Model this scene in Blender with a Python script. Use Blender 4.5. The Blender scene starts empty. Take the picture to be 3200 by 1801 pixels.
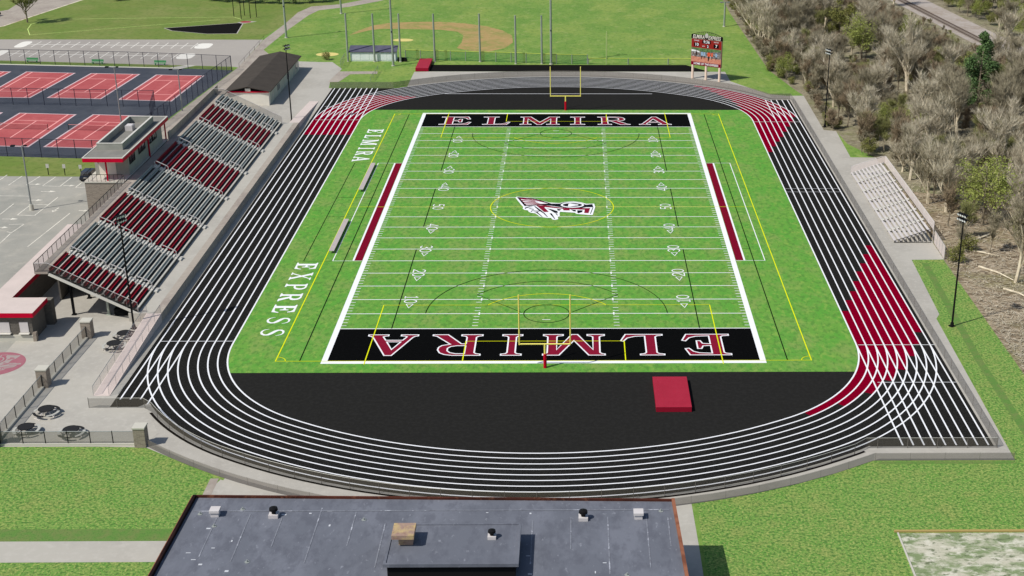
import bpy, bmesh, math, random
from mathutils import Vector, Matrix
from mathutils.geometry import tessellate_polygon
R = math.radians
pi = math.pi
scene = bpy.context.scene
col = scene.collection
YD = .9144

# ------------------------------------------------------------------ camera
CAMP = [3.734652, -195.567216, 65.062845, .3861, .0148641, .0041094, 4289.85857, 1862.7076, 926.6872]
def make_camera():
    cx, cy, cz, pit, yaw, roll, f, px, py = CAMP
    cp, sp = math.cos(pit), math.sin(pit)
    fw = Vector((math.sin(yaw)*cp, math.cos(yaw)*cp, -sp))
    r = Vector((math.cos(yaw), -math.sin(yaw), 0)); u = r.cross(fw)
    r2 = r*math.cos(roll) + u*math.sin(roll); u2 = -r*math.sin(roll) + u*math.cos(roll)
    cam = bpy.data.cameras.new('camera'); co = bpy.data.objects.new('camera', cam); col.objects.link(co)
    co.matrix_world = Matrix(((r2.x, u2.x, -fw.x, cx), (r2.y, u2.y, -fw.y, cy), (r2.z, u2.z, -fw.z, cz), (0, 0, 0, 1)))
    cam.sensor_width = 36; cam.lens = f/3200*36
    cam.shift_x = (1600-px)/3200; cam.shift_y = (py-900.5)/3200
    cam.clip_start = 1; cam.clip_end = 3000
    scene.camera = co
make_camera()

# ------------------------------------------------------------------ light
AZ, EL = R(32), R(50)          # direction the light travels towards, and its height
w = bpy.data.worlds.new('World'); scene.world = w; w.use_nodes = True
nt = w.node_tree; bg = nt.nodes['Background']
sky = nt.nodes.new('ShaderNodeTexSky'); sky.sky_type = 'NISHITA'; sky.sun_disc = False
sky.sun_elevation = EL; sky.sun_rotation = math.atan2(-math.cos(AZ), -math.sin(AZ))
nt.links.new(sky.outputs[0], bg.inputs[0]); bg.inputs[1].default_value = .095
sl = bpy.data.lights.new('sun', 'SUN'); sl.energy = 3.9; sl.angle = R(.5); sl.color = (1, .97, .92)
so = bpy.data.objects.new('sun', sl); col.objects.link(so)
d = Vector((math.cos(AZ)*math.cos(EL), math.sin(AZ)*math.cos(EL), -math.sin(EL)))
so.rotation_euler = d.to_track_quat('-Z', 'Y').to_euler(); so.location = (-60, -60, 90)
scene.view_settings.view_transform = 'Standard'; scene.view_settings.look = 'None'
scene.view_settings.exposure = 0; scene.view_settings.gamma = 1
try: scene.view_settings.use_curve_mapping = False
except Exception: pass
scene.render.engine = 'CYCLES'
scene.cycles.transparent_max_bounces = 16

# ------------------------------------------------------------------ materials
KK = 1/1.12
def lin(c):
    c = c/255.
    return c/12.92 if c <= .04045 else ((c+.055)/1.055)**2.4
def rgb(r, g, b, k=1.): return (min(lin(r)*KK*1.13*k, .86), min(lin(g)*KK*1.10*k, .86), min(lin(b)*KK*1.02*k, .86), 1)
MATS = {}
def mat(name, cols, scales=(), rough=.8, metal=0, bump=0, bscale=20, stretch=None, alpha=None, spec=.08):
    """cols[0] is the base; each further colour is mixed in through a noise mask (scale, lo, hi, amount)"""
    if name in MATS: return MATS[name]
    m = bpy.data.materials.new(name); m.use_nodes = True; t = m.node_tree; b = t.nodes['Principled BSDF']
    b.inputs['Roughness'].default_value = rough; b.inputs['Metallic'].default_value = metal
    b.inputs['Specular IOR Level'].default_value = spec
    b.inputs['Base Color'].default_value = cols[0]
    if scales or bump:
        g = t.nodes.new('ShaderNodeNewGeometry'); src = g.outputs['Position']
        if stretch:
            mp = t.nodes.new('ShaderNodeMapping'); mp.inputs['Scale'].default_value = stretch
            t.links.new(src, mp.inputs[0]); src = mp.outputs[0]
        cur = None
        for c, (sc, lo, hi, am) in zip(cols[1:], scales):
            n = t.nodes.new('ShaderNodeTexNoise'); n.inputs['Scale'].default_value = sc; n.inputs['Detail'].default_value = 5
            n.inputs['Roughness'].default_value = .65
            t.links.new(src, n.inputs['Vector'])
            mr = t.nodes.new('ShaderNodeMapRange'); mr.inputs[1].default_value = lo; mr.inputs[2].default_value = hi; mr.inputs[4].default_value = am
            t.links.new(n.outputs[0], mr.inputs[0])
            mx = t.nodes.new('ShaderNodeMix'); mx.data_type = 'RGBA'
            if cur is None: mx.inputs[6].default_value = cols[0]
            else: t.links.new(cur, mx.inputs[6])
            mx.inputs[7].default_value = c; t.links.new(mr.outputs[0], mx.inputs[0]); cur = mx.outputs[2]
        if cur is not None: t.links.new(cur, b.inputs['Base Color'])
        if bump:
            n = t.nodes.new('ShaderNodeTexNoise'); n.inputs['Scale'].default_value = bscale; t.links.new(src, n.inputs['Vector'])
            bp = t.nodes.new('ShaderNodeBump'); bp.inputs['Strength'].default_value = bump; bp.inputs['Distance'].default_value = .05
            t.links.new(n.outputs[0], bp.inputs['Height']); t.links.new(bp.outputs[0], b.inputs['Normal'])
    if alpha is not None: b.inputs['Alpha'].default_value = alpha
    MATS[name] = m; return m
def blockmat(name, c1, c2, mortar, sx=.4, sz=.2):
    if name in MATS: return MATS[name]
    m = mat(name, [c1], rough=.9); t = m.node_tree; b = t.nodes['Principled BSDF']
    g = t.nodes.new('ShaderNodeNewGeometry'); sp = t.nodes.new('ShaderNodeSeparateXYZ'); cb = t.nodes.new('ShaderNodeCombineXYZ')
    ad = t.nodes.new('ShaderNodeMath'); ad.operation = 'ADD'
    t.links.new(g.outputs['Position'], sp.inputs[0]); t.links.new(sp.outputs[0], ad.inputs[0]); t.links.new(sp.outputs[1], ad.inputs[1])
    t.links.new(ad.outputs[0], cb.inputs[0]); t.links.new(sp.outputs[2], cb.inputs[1])
    br = t.nodes.new('ShaderNodeTexBrick'); br.inputs['Color1'].default_value = c1; br.inputs['Color2'].default_value = c2; br.inputs['Mortar'].default_value = mortar
    br.inputs['Scale'].default_value = 1; br.inputs['Brick Width'].default_value = sx; br.inputs['Row Height'].default_value = sz; br.inputs['Mortar Size'].default_value = .012
    t.links.new(cb.outputs[0], br.inputs['Vector']); t.links.new(br.outputs[0], b.inputs['Base Color'])
    return m

M = {}
M['ground'] = mat('field_grass', [rgb(116,148,70), rgb(138,156,80), rgb(98,138,60), rgb(156,166,106), rgb(84,120,54), rgb(130,156,88)], [(.05,.42,.58,.8), (.12,.46,.58,.75), (.5,.54,.64,.5), (1.1,.5,.62,.6), (2.4,.5,.6,.6)], stretch=(1,.7,1))
M['olive'] = mat('olive_grass', [rgb(116,132,68), rgb(130,138,82), rgb(104,130,60), rgb(92,112,54)], [(.06,.42,.58,.8), (.14,.45,.6,.7), (.9,.5,.62,.6)])
M['lawn'] = mat('lawn_grass', [rgb(112,150,74), rgb(136,148,84), rgb(96,146,64), rgb(166,176,104), rgb(70,108,52)], [(.25,.45,.6,.7), (.6,.44,.58,.7), (4.5,.5,.58,.75), (3.4,.5,.57,.8)])
M['lawn2'] = mat('worn_grass', [rgb(96,135,66), rgb(120,130,80), rgb(60,98,50)], [(.8,.4,.6,.7), (6,.5,.7,.7)])
M['turf'] = mat('turf_green', [rgb(104,156,66), rgb(128,152,84), rgb(88,156,60), rgb(136,168,80), rgb(84,132,58)], [(.22,.46,.6,.75), (.34,.46,.58,.75), (1.2,.52,.62,.6), (1.7,.5,.6,.75)], stretch=(1,.6,1))
M['black_rubber'] = mat('black_rubber', [rgb(36,36,36), rgb(56,56,56), rgb(22,22,22)], [(7,.52,.62,.7), (5,.5,.6,.7)], rough=.95, spec=0)
M['infill_rubber'] = mat('infill_rubber', [rgb(38,38,38), rgb(44,44,44)], [(2.2,.45,.6,.7)], rough=.95, spec=0)
M['red_rubber'] = mat('red_rubber', [rgb(124,0,32), rgb(146,4,38), rgb(100,0,28)], [(6,.5,.6,.7), (4,.5,.6,.7)], rough=.95, spec=0)
M['white'] = mat('white_paint', [rgb(250,250,250), rgb(225,228,222)], [(1.5,.5,.8,.5)], rough=.7)
M['yellow'] = mat('yellow_paint', [rgb(225,232,20)], rough=.7)
M['blackpaint'] = mat('black_paint', [rgb(12,28,10)], rough=.8)
M['ezblack'] = mat('black_turf', [rgb(5,5,5), rgb(16,16,16)], [(3,.5,.75,.6)], rough=.95, spec=.05)
M['maroon'] = mat('maroon_turf', [rgb(132,18,48), rgb(112,12,38)], [(2,.45,.7,.6)], rough=.9, spec=.1)
M['barmaroon'] = mat('maroon_turf_bar', [rgb(120,0,35), rgb(100,0,30)], [(2,.45,.7,.5)], rough=.9, spec=.1)
M['conc'] = mat('concrete', [rgb(177,174,169), rgb(164,161,156), rgb(185,182,177)], [(.12,.45,.6,.7), (1.5,.5,.65,.6)], rough=.9)
M['conc2'] = mat('concrete_plaza', [rgb(180,177,171), rgb(168,165,160), rgb(188,185,180)], [(.12,.45,.6,.7), (1.3,.5,.65,.6)], rough=.9)
M['concold'] = mat('old_concrete', [rgb(168,160,152), rgb(150,140,135), rgb(185,178,170)], [(.2,.42,.62,.8), (1.8,.5,.7,.7)], rough=.9)
M['asphalt'] = mat('parking_asphalt', [rgb(164,163,158), rgb(146,147,143), rgb(182,178,170), rgb(132,133,131)], [(.09,.42,.62,.8), (.35,.5,.7,.6), (3,.55,.75,.5)], rough=.95)
M['asphalt2'] = mat('far_lot_asphalt', [rgb(167,162,158), rgb(156,151,148), rgb(176,171,166)], [(.05,.45,.6,.8), (.8,.5,.7,.5)], rough=.95)
M['tennis'] = mat('court_surround', [rgb(68,73,84), rgb(80,84,94), rgb(62,67,78)], [(.1,.42,.62,.8), (.6,.5,.7,.6)], rough=.9)
M['court'] = mat('court_red', [rgb(172,86,90), rgb(184,100,102), rgb(162,76,80)], [(.15,.42,.62,.8), (.7,.5,.7,.6)], rough=.9)
M['courtline'] = mat('court_line', [rgb(238,164,164)], rough=.8)
M['courtedge'] = mat('court_edge_line', [rgb(206,184,192)], rough=.8)
M['dirt'] = mat('infield_dirt', [rgb(168,144,98), rgb(142,140,84), rgb(180,156,112), rgb(128,142,76)], [(.15,.45,.6,.9), (.8,.5,.65,.6), (.5,.54,.64,.8)], rough=.95)
M['sand'] = mat('mound_sand', [rgb(214,200,130)], rough=.95)
M['forestfloor'] = mat('woodland_floor', [rgb(146,139,120), rgb(118,112,94), rgb(172,165,148), rgb(126,132,88), rgb(92,88,72)], [(.3,.42,.6,.9), (1.1,.5,.68,.9), (.09,.5,.65,.6), (2.2,.52,.68,.9)], rough=1)
M['litter'] = mat('leaf_litter', [rgb(158,144,124), rgb(122,108,90), rgb(192,178,160), rgb(128,126,88), rgb(88,76,62)], [(.3,.44,.58,.9), (1.1,.5,.62,.9), (.09,.52,.62,.6), (1.8,.5,.6,.9)], rough=1, stretch=(.7,1.3,1))
M['gravel'] = mat('rail_gravel', [rgb(172,164,160), rgb(152,140,130), rgb(185,180,178)], [(.12,.42,.62,.8), (1,.5,.7,.7)], rough=1)
M['rubble'] = mat('rubble_ground', [rgb(190,188,172), rgb(122,140,100), rgb(214,212,200), rgb(92,104,76)], [(.55,.42,.56,.95), (1.2,.5,.62,.8), (1.9,.54,.64,.85)], rough=1, stretch=(.6,1,1))
M['alu'] = mat('aluminium', [rgb(196,196,192), rgb(176,176,172)], [(1,.4,.7,.6)], rough=.45, metal=.15)
M['alubright'] = mat('aluminium_bright', [rgb(212,210,205)], rough=.45, metal=.05)
M['nosing'] = mat('tread_nosing_metal', [rgb(190,189,184), rgb(172,172,168)], [(1.5,.45,.62,.7)], rough=.6)
M['aluwhite'] = mat('aluminium_white', [rgb(206,203,206), rgb(196,190,194)], [(.6,.4,.7,.7)], rough=.55)
M['deckshade'] = mat('deck_grey_shade', [rgb(92,92,90), rgb(74,74,74)], [(1.5,.4,.7,.7)], rough=.7)  # grey decking, darkened to paint in the shaded gap under the seats
M['seatgrey'] = mat('seat_grey', [rgb(150,156,156), rgb(136,143,145)], [(1.2,.4,.7,.7)], rough=.5)
M['seatred'] = mat('seat_red', [rgb(128,4,28), rgb(108,2,24)], [(1.2,.4,.7,.7)], rough=.6, spec=.1)
M['steelblack'] = mat('black_steel', [rgb(26,26,28)], rough=.5)
M['steelgrey'] = mat('galvanised_steel', [rgb(150,155,158), rgb(130,136,140)], [(2,.4,.7,.6)], rough=.5, metal=.3)
M['steelgreen'] = mat('weathered_pole', [rgb(150,160,148), rgb(128,142,134)], [(1.2,.4,.7,.7)], rough=.6)
M['fencedark'] = mat('dark_fence_steel', [rgb(52,56,72)], rough=.6)
M['redmetal'] = mat('red_metal', [rgb(196,6,50), rgb(182,4,44)], [(.8,.4,.7,.5)], rough=.45)
M['redmat'] = mat('red_vinyl', [rgb(164,40,62), rgb(152,33,54)], [(.8,.4,.7,.6)], rough=.5)
M['goalyellow'] = mat('goal_yellow', [rgb(246,226,120)], rough=.4)
M['padred'] = mat('pad_red', [rgb(190,10,40)], rough=.5)
M['roofwhite'] = mat('pale_roof', [rgb(210,197,194), rgb(198,186,183)], [(.25,.42,.62,.7)], rough=.85)
M['roofgrey'] = mat('grey_roof_membrane', [rgb(128,127,124), rgb(142,140,137)], [(.4,.42,.62,.7)], rough=.85)
M['roofdark'] = mat('charcoal_shingle', [rgb(74,69,65), rgb(64,60,57), rgb(84,79,74)], [(.5,.42,.62,.7), (4,.5,.7,.5)], rough=.9)
M['membrane'] = mat('slate_roof_membrane', [rgb(105,109,121), rgb(119,123,136), rgb(92,95,107), rgb(156,160,172)], [(.3,.44,.6,.7), (1.0,.48,.62,.6), (2.6,.62,.72,.55)], rough=.7, stretch=(1,.5,1))
M['seam'] = mat('roof_seam', [rgb(128,132,144), rgb(186,190,204), rgb(106,108,120)], [(.9,.55,.62,.9), (2.1,.5,.6,.7)], rough=.7)
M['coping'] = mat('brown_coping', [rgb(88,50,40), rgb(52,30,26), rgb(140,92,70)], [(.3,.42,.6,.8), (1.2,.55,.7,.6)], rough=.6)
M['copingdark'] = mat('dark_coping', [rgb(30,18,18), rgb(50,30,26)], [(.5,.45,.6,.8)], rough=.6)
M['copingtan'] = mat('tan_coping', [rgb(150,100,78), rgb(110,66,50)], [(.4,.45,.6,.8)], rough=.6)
M['brick'] = blockmat('brown_brick', rgb(120,72,56), rgb(104,62,48), rgb(150,130,118), .25, .08)
M['block'] = blockmat('grey_block', rgb(104,100,96), rgb(90,87,84), rgb(122,118,112), .4, .2)
M['stone'] = blockmat('tan_stone', rgb(150,140,130), rgb(130,120,112), rgb(165,158,150), .45, .15)
M['cap'] = mat('stone_cap', [rgb(196,194,186)], rough=.85)
M['cream'] = mat('cream_wall', [rgb(226,222,214), rgb(214,210,202)], [(.5,.42,.62,.6)], rough=.85)
M['panelgreen'] = mat('pale_panel', [rgb(176,184,174)], rough=.7)
M['wallgrey'] = mat('press_wall', [rgb(162,163,158), rgb(146,148,143)], [(.5,.42,.62,.8)], rough=.8)
M['glass'] = mat('dark_glass', [rgb(96,98,104)], rough=.06, metal=.6, spec=.8)
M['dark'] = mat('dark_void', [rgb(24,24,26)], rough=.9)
M['sign_black'] = mat('sign_black', [rgb(14,14,16)], rough=.5)
M['sign_red'] = mat('sign_red', [rgb(140,38,34)], rough=.6)
M['lampwhite'] = mat('lamp_glass', [rgb(250,250,250)], rough=.2)
M['beige'] = mat('beige_post', [rgb(228,206,192)], rough=.7)
M['green'] = mat('green_paint', [rgb(90,160,110)], rough=.6)
M['fenceyellow'] = mat('yellow_cap', [rgb(176,196,92)], rough=.6)
M['trackedge'] = mat('track_edge', [rgb(30,28,26)], rough=.95, spec=0)
M['slate'] = mat('slate_roof', [rgb(84,84,104), rgb(98,98,116)], [(.8,.42,.62,.7)], rough=.7)
M['dugwhite'] = mat('pale_blue_wall', [rgb(236,242,246), rgb(220,230,238)], [(1,.42,.62,.7)], rough=.8)
M['pink'] = mat('faded_pink_stain', [rgb(158,98,112), rgb(166,112,124)], [(.5,.42,.62,.7)], rough=.9)
M['pinkmark'] = mat('faded_grey_mark', [rgb(164,152,152)], rough=.9)
M['blackbox'] = mat('black_track', [rgb(16,13,10), rgb(26,22,18)], [(3,.5,.7,.6)], rough=.95, spec=.1)
M['wood'] = mat('worn_timber', [rgb(170,150,96)], rough=.9)
M['tabletop'] = mat('black_mesh_top', [rgb(44,44,46)], rough=.6)
M['tyre'] = mat('tyre_rubber', [rgb(24,24,24)], rough=.9)
M['carpaint'] = mat('car_paint_navy', [rgb(24,26,36)], rough=.2, spec=.6)
M['carsilver'] = mat('car_paint_silver', [rgb(200,202,205)], rough=.25, spec=.6)
def mesh_mat(name, c, a): return mat(name, [c], rough=.8, alpha=a, spec=0)
M['mesh_dark'] = mesh_mat('chain_link_dark', rgb(104,100,92), .40)
M['mesh_grey'] = mesh_mat('chain_link_grey', rgb(118,114,112), .42)
M['mesh_path'] = mesh_mat('path_mesh', rgb(112,106,102), .62)
M['mesh_net2'] = mesh_mat('court_net', rgb(40,40,44), .22)
M['mesh_pale'] = mesh_mat('mesh_pale', rgb(225,212,210), .38)
M['mesh_white'] = mesh_mat('mesh_white', rgb(232,222,222), .66)
M['mesh_black'] = mesh_mat('mesh_black', rgb(60,56,56), .5)
M['mesh_tennis'] = mesh_mat('mesh_tennis', rgb(60,66,84), .16)
M['mesh_green'] = mesh_mat('mesh_green', rgb(84,140,84), .45)
M['mesh_net'] = mesh_mat('backstop_net', rgb(140,170,140), .07)
M['mesh_plaza'] = mesh_mat('mesh_plaza', rgb(120,118,112), .5)
def bark(n, a, b): return mat(n, [a, b], [(1.3,.42,.62,.9)], rough=.95)
M['bark_pale'] = bark('pale_bark', rgb(222,212,192), rgb(184,172,150))
M['bark_brown'] = bark('brown_bark', rgb(140,130,114), rgb(104,96,84))
M['twig_grey'] = bark('grey_twigs', rgb(166,158,138), rgb(130,124,104))
M['twig_brown'] = bark('brown_twigs', rgb(158,142,120), rgb(122,108,90))
M['twig_pale'] = bark('pale_twigs', rgb(202,194,176), rgb(164,156,138))
M['twig_olive'] = bark('olive_twigs', rgb(150,152,100), rgb(118,120,80))
M['leaf_lime'] = mat('lime_leaves', [rgb(146,154,84), rgb(116,130,64), rgb(174,178,112)], [(.8,.4,.6,.9), (3,.5,.7,.8)], rough=.8)
M['leaf_olive'] = mat('olive_leaves', [rgb(130,132,76), rgb(100,106,58), rgb(156,150,96)], [(.8,.4,.6,.9), (3,.5,.7,.8)], rough=.8)
M['leaf_dark'] = mat('evergreen_needles', [rgb(96,122,76), rgb(66,92,60), rgb(128,152,96)], [(.7,.4,.6,.9), (3,.52,.7,.8)], rough=.8)

# ------------------------------------------------------------------ mesh helpers
class MB:
    def __init__(s): s.v = []; s.f = []
    def poly(s, pts):
        b = len(s.v); s.v += [tuple(p) for p in pts]; s.f.append(tuple(range(b, b+len(pts)))); return s
    def box(s, x0, y0, z0, x1, y1, z1, rot=0, c=None):
        P = [(x0,y0,z0),(x1,y0,z0),(x1,y1,z0),(x0,y1,z0),(x0,y0,z1),(x1,y0,z1),(x1,y1,z1),(x0,y1,z1)]
        if rot:
            cx, cy = c if c else ((x0+x1)/2, (y0+y1)/2); ca, sa = math.cos(rot), math.sin(rot)
            P = [(cx+(x-cx)*ca-(y-cy)*sa, cy+(x-cx)*sa+(y-cy)*ca, z) for x, y, z in P]
        b = len(s.v); s.v += P
        for f in ((0,3,2,1),(4,5,6,7),(0,1,5,4),(1,2,6,5),(2,3,7,6),(3,0,4,7)): s.f.append(tuple(b+i for i in f))
        return s
    def prism(s, pts, z0, z1):
        """pts counter-clockwise; z1 may be a list of heights"""
        n = len(pts); b = len(s.v)
        zt = z1 if isinstance(z1, (list, tuple)) else [z1]*n
        s.v += [(x, y, z0) for x, y in pts] + [(x, y, z) for (x, y), z in zip(pts, zt)]
        s.f.append(tuple(b+i for i in reversed(range(n)))); s.f.append(tuple(b+n+i for i in range(n)))
        for i in range(n):
            j = (i+1) % n; s.f.append((b+i, b+j, b+n+j, b+n+i))
        return s
    def bar(s, a, b, w, h=None):
        """square bar between two points"""
        a = Vector(a); b = Vector(b); h = h or w; d = (b-a)
        if d.length < 1e-6: return s
        d.normalize(); up = Vector((0,0,1)) if abs(d.z) < .95 else Vector((1,0,0))
        sx = d.cross(up).normalized()*w/2; sy = sx.cross(d).normalized()*h/2
        k = len(s.v)
        for p in (a, b):
            for m, n in ((-1,-1),(1,-1),(1,1),(-1,1)): s.v.append(tuple(p+sx*m+sy*n))
        for f in ((0,1,2,3),(7,6,5,4),(0,4,5,1),(1,5,6,2),(2,6,7,3),(3,7,4,0)): s.f.append(tuple(k+i for i in f))
        return s
    def tube(s, pts, rad, n=6, closed=False, cap=True):
        pts = [Vector(p) for p in pts]; rr = rad if isinstance(rad, (list, tuple)) else [rad]*len(pts)
        rings = []; m = len(pts)
        for i, p in enumerate(pts):
            if closed: d = pts[(i+1) % m]-pts[i-1]
            else: d = pts[min(i+1, m-1)]-pts[max(i-1, 0)]
            d.normalize(); up = Vector((0,0,1)) if abs(d.z) < .9 else Vector((1,0,0))
            x = d.cross(up).normalized(); y = x.cross(d); k = len(s.v)
            for q in range(n):
                a = 2*pi*q/n; s.v.append(tuple(p+(x*math.cos(a)+y*math.sin(a))*rr[i]))
            rings.append(k)
        for i in range(m if closed else m-1):
            a, b = rings[i], rings[(i+1) % m]
            for q in range(n): s.f.append((a+q, a+(q+1) % n, b+(q+1) % n, b+q))
        if cap and not closed and n > 2:
            s.f.append(tuple(rings[0]+q for q in reversed(range(n)))); s.f.append(tuple(rings[-1]+q for q in range(n)))
        return s
    def cyl(s, x, y, z0, z1, r0, r1=None, n=12):
        r1 = r0 if r1 is None else r1
        return s.tube([(x,y,z0),(x,y,z1)], [r0, r1], n)
    def filled(s, outer, z, holes=()):
        loops = [[Vector((x, y, 0)) for x, y in outer]]+[[Vector((x, y, 0)) for x, y in h] for h in holes]
        flat = [p for l in loops for p in l]; b = len(s.v)
        s.v += [(p.x, p.y, z) for p in flat]
        for t in tessellate_polygon(loops):
            a, c, e = (flat[i] for i in t)
            if (c-a).cross(e-a).z < 0: t = (t[0], t[2], t[1])
            s.f.append(tuple(b+i for i in t))
        return s
    def ribbon(s, pts, w, z, closed=False, off=0):
        """flat strip on the ground along a polyline, mitred"""
        n = len(pts); k = len(s.v)
        for i in range(n):
            p = Vector(pts[i][:2])
            a = Vector(pts[i-1][:2]) if (i > 0 or closed) else None; c = Vector(pts[(i+1) % n][:2]) if (i < n-1 or closed) else None
            d1 = (p-a).normalized() if a is not None and (p-a).length > 1e-9 else None; d2 = (c-p).normalized() if c is not None and (c-p).length > 1e-9 else None
            if d1 is None: d1 = d2
            if d2 is None: d2 = d1
            t = d1+d2
            t = t.normalized() if t.length > 1e-6 else d1
            nn = Vector((-t.y, t.x)); c_ = max(.45, nn.dot(Vector((-d1.y, d1.x))))
            h = w/2/c_
            q = p+nn*off
            s.v.append((q.x-nn.x*h, q.y-nn.y*h, z)); s.v.append((q.x+nn.x*h, q.y+nn.y*h, z))
        for i in range(n if closed else n-1):
            a = k+2*i; b = k+2*((i+1) % n); s.f.append((a, b, b+1, a+1))
        return s
    def rect(s, x0, y0, x1, y1, z):
        return s.poly([(x0,y0,z),(x1,y0,z),(x1,y1,z),(x0,y1,z)])
    def mesh(s, name, m=None, smooth=False):
        me = bpy.data.meshes.new(name); me.from_pydata(s.v, [], s.f)
        if m: me.materials.append(m)
        if smooth: me.polygons.foreach_set('use_smooth', [True]*len(me.polygons))
        me.update(); return me
    def build(s, name, m, parent=None, smooth=False, origin=None):
        o = bpy.data.objects.new(name, s.mesh(name, m, smooth)); col.objects.link(o)
        if parent is not None:
            o.parent = parent; o.matrix_parent_inverse = Matrix.Translation(-parent.matrix_local.translation) if parent.get('_w') else Matrix.Identity(4)
        return o

def tag(o, label=None, cat=None, group=None, kind=None):
    if label: o['label'] = label
    if cat: o['category'] = cat
    if group: o['group'] = group
    if kind: o['kind'] = kind
    return o
def struct(mb, name, m): return tag(mb.build(name, m), kind='structure')
def empty(name, label, cat, loc=(0,0,0), rz=0, group=None):
    o = bpy.data.objects.new(name, None); col.objects.link(o); o.location = loc; o.rotation_euler = (0, 0, rz); o.empty_display_size = .5
    return tag(o, label, cat, group)
def kids(o): return [c for c in bpy.data.objects if c.parent == o]
def put(mb, name, m, root, smooth=False):
    """part given in world coordinates under an unrotated root standing at its base"""
    L = root.location; L = Vector(L)
    if root.parent: L = L+root.parent.location
    mb.v = [(x-L.x, y-L.y, z-L.z) for x, y, z in mb.v]
    o = mb.build(name, m, None, smooth); o.parent = root; return o
def part(mb, name, m, root, smooth=False):
    """part given in the root's own coordinates"""
    o = mb.build(name, m, None, smooth); o.parent = root; return o
def dup(root, loc, rz=None, label=None, group=None, sc=None):
    r = root.copy(); col.objects.link(r); r.location = loc
    if rz is not None: r.rotation_euler = (0, 0, rz)
    if sc is not None: r.scale = sc
    if label: r['label'] = label
    if group: r['group'] = group
    def rec(a, b):
        for ch in list(KID.get(a.name, [])):
            c = ch.copy(); col.objects.link(c); c.parent = b; rec(ch, c)
    rec(root, r)
    return r
KID = {}
def index(root):
    def rec(o):
        KID[o.name] = kids(o)
        for c in KID[o.name]: rec(c)
    rec(root)
# ================================================================== SETTING
# ---- track geometry: broken-back curve, offset paths
R1, R2, C1X, C1Y, C2Y, XS = 22.5, 47.5, 13.6, 50., 29., 36.1
A1 = math.atan2(C1Y-C2Y, C1X)
def qpath(d, n1=26, n2=16, y0=0):
    """quarter of the loop at offset d, from (x, y0) on the straight to the apex; y positive, x positive"""
    P = [(XS+d, y0), (XS+d, C1Y)]
    for i in range(1, n1+1):
        a = A1*i/n1; P.append((C1X+(R1+d)*math.cos(a), C1Y+(R1+d)*math.sin(a)))
    for i in range(1, n2+1):
        a = A1+(pi/2-A1)*i/n2; P.append(((R2+d)*math.cos(a), C2Y+(R2+d)*math.sin(a)))
    return P
def quarter(d, sx, sy, y0=0): return [(x*sx, y*sy) for x, y in qpath(d, y0=y0)]
def loop(d):
    a = quarter(d,1,1)[1:]; b = quarter(d,-1,1)[1:][::-1][1:]; c = quarter(d,-1,-1)[1:]; e = quarter(d,1,-1)[1:][::-1][1:]
    return a+b+c+e
LN = 1.07

def ccw(P): return sum(P[i-1][0]*P[i][1]-P[i][0]*P[i-1][1] for i in range(len(P))) > 0
# ---- ground and broad surfaces
b = MB(); b.rect(-700, -400, 700, 900, 0); struct(b, 'ground', M['ground'])
b = MB(); b.filled([(-160,123),(-70,123),(-67.7,142.2),(-67.4,157),(-65.5,165.4),(-58.6,168.7),(-56,176),(-60,260),(-250,260),(-250,123)], .004); struct(b, 'olive_field', M['olive'])
b = MB()
b.filled([(-75,-74.8),(-39.4,-74.8),(-31,-80.6),(-29.9,-81.6),(-30.7,-84),(-31,-125),(-110,-125),(-110,-74.8)], .004)
b.filled([(14.7,-85),(14.4,-125),(110,-125),(110,-78.4),(53.2,-78.4),(53.2,-22.4),(48.7,-22.4),(46.3,-78.2),(32.6,-78.2),(21.5,-83.4)], .004)
struct(b, 'lawn', M['lawn'])
b = MB()
b.ribbon([(50.4,-23.8),(49.8,-39),(49.2,-55),(49.3,-78),(51,-100)], .9, .008)
b.rect(-80, -92.1, -30.5, -90.1, .008); b.ribbon([(33,-78.55),(46.2,-78.55)], .5, .008)
struct(b, 'worn_grass', M['lawn2'])
# forest floor east of the track
b = MB(); b.filled([(43,260),(43,155),(44.4,92),(47.3,74.6),(48.4,69.3),(48.1,43.7),(50.2,42),(50.7,34.6),(53.7,26.3),(53.2,-22.3),(53.2,-30),(53.2,-125),(330,-125),(330,260)], .006); struct(b, 'forest_floor', M['forestfloor'])
b = MB(); P = [(53.9,8),(53.5,-22.3),(53.2,-30),(53.2,-125),(110,-125),(110,-10),(66,0),(60,6)]; b.filled(P if ccw(P) else P[::-1], .012); struct(b, 'leaf_litter', M['litter'])
b = MB(); b.filled([(80.5,260),(102,60),(110,-4),(118,-4),(112.5,60),(87.5,260)][::-1], .02) if False else None
rail = lambda y, o: 91.2+(176.6-y)*.127+o
b = MB(); b.poly([(rail(-40,-3),-40,.014),(rail(-40,6.8),-40,.014),(rail(260,6.8),260,.014),(rail(260,-3),260,.014)]); struct(b, 'railway_bed', M['gravel'])
b = MB()
for o in (-.72, .72): b.bar((rail(-40,o),-40,.1), (rail(260,o),260,.1), .1, .16)
struct(b, 'railway_rails', mat('rusty_rail', [rgb(96,84,78)], rough=.6, metal=.3))
b = MB()
y = -38
while y < 258:
    b.box(rail(y,-1.3), y-.13, .016, rail(y,1.3), y+.13, .05); y += .75
struct(b, 'railway_sleepers', mat('sleeper_wood', [rgb(110,98,88), rgb(84,74,66)], [(1,.4,.6,.9)], rough=.95))
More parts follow.
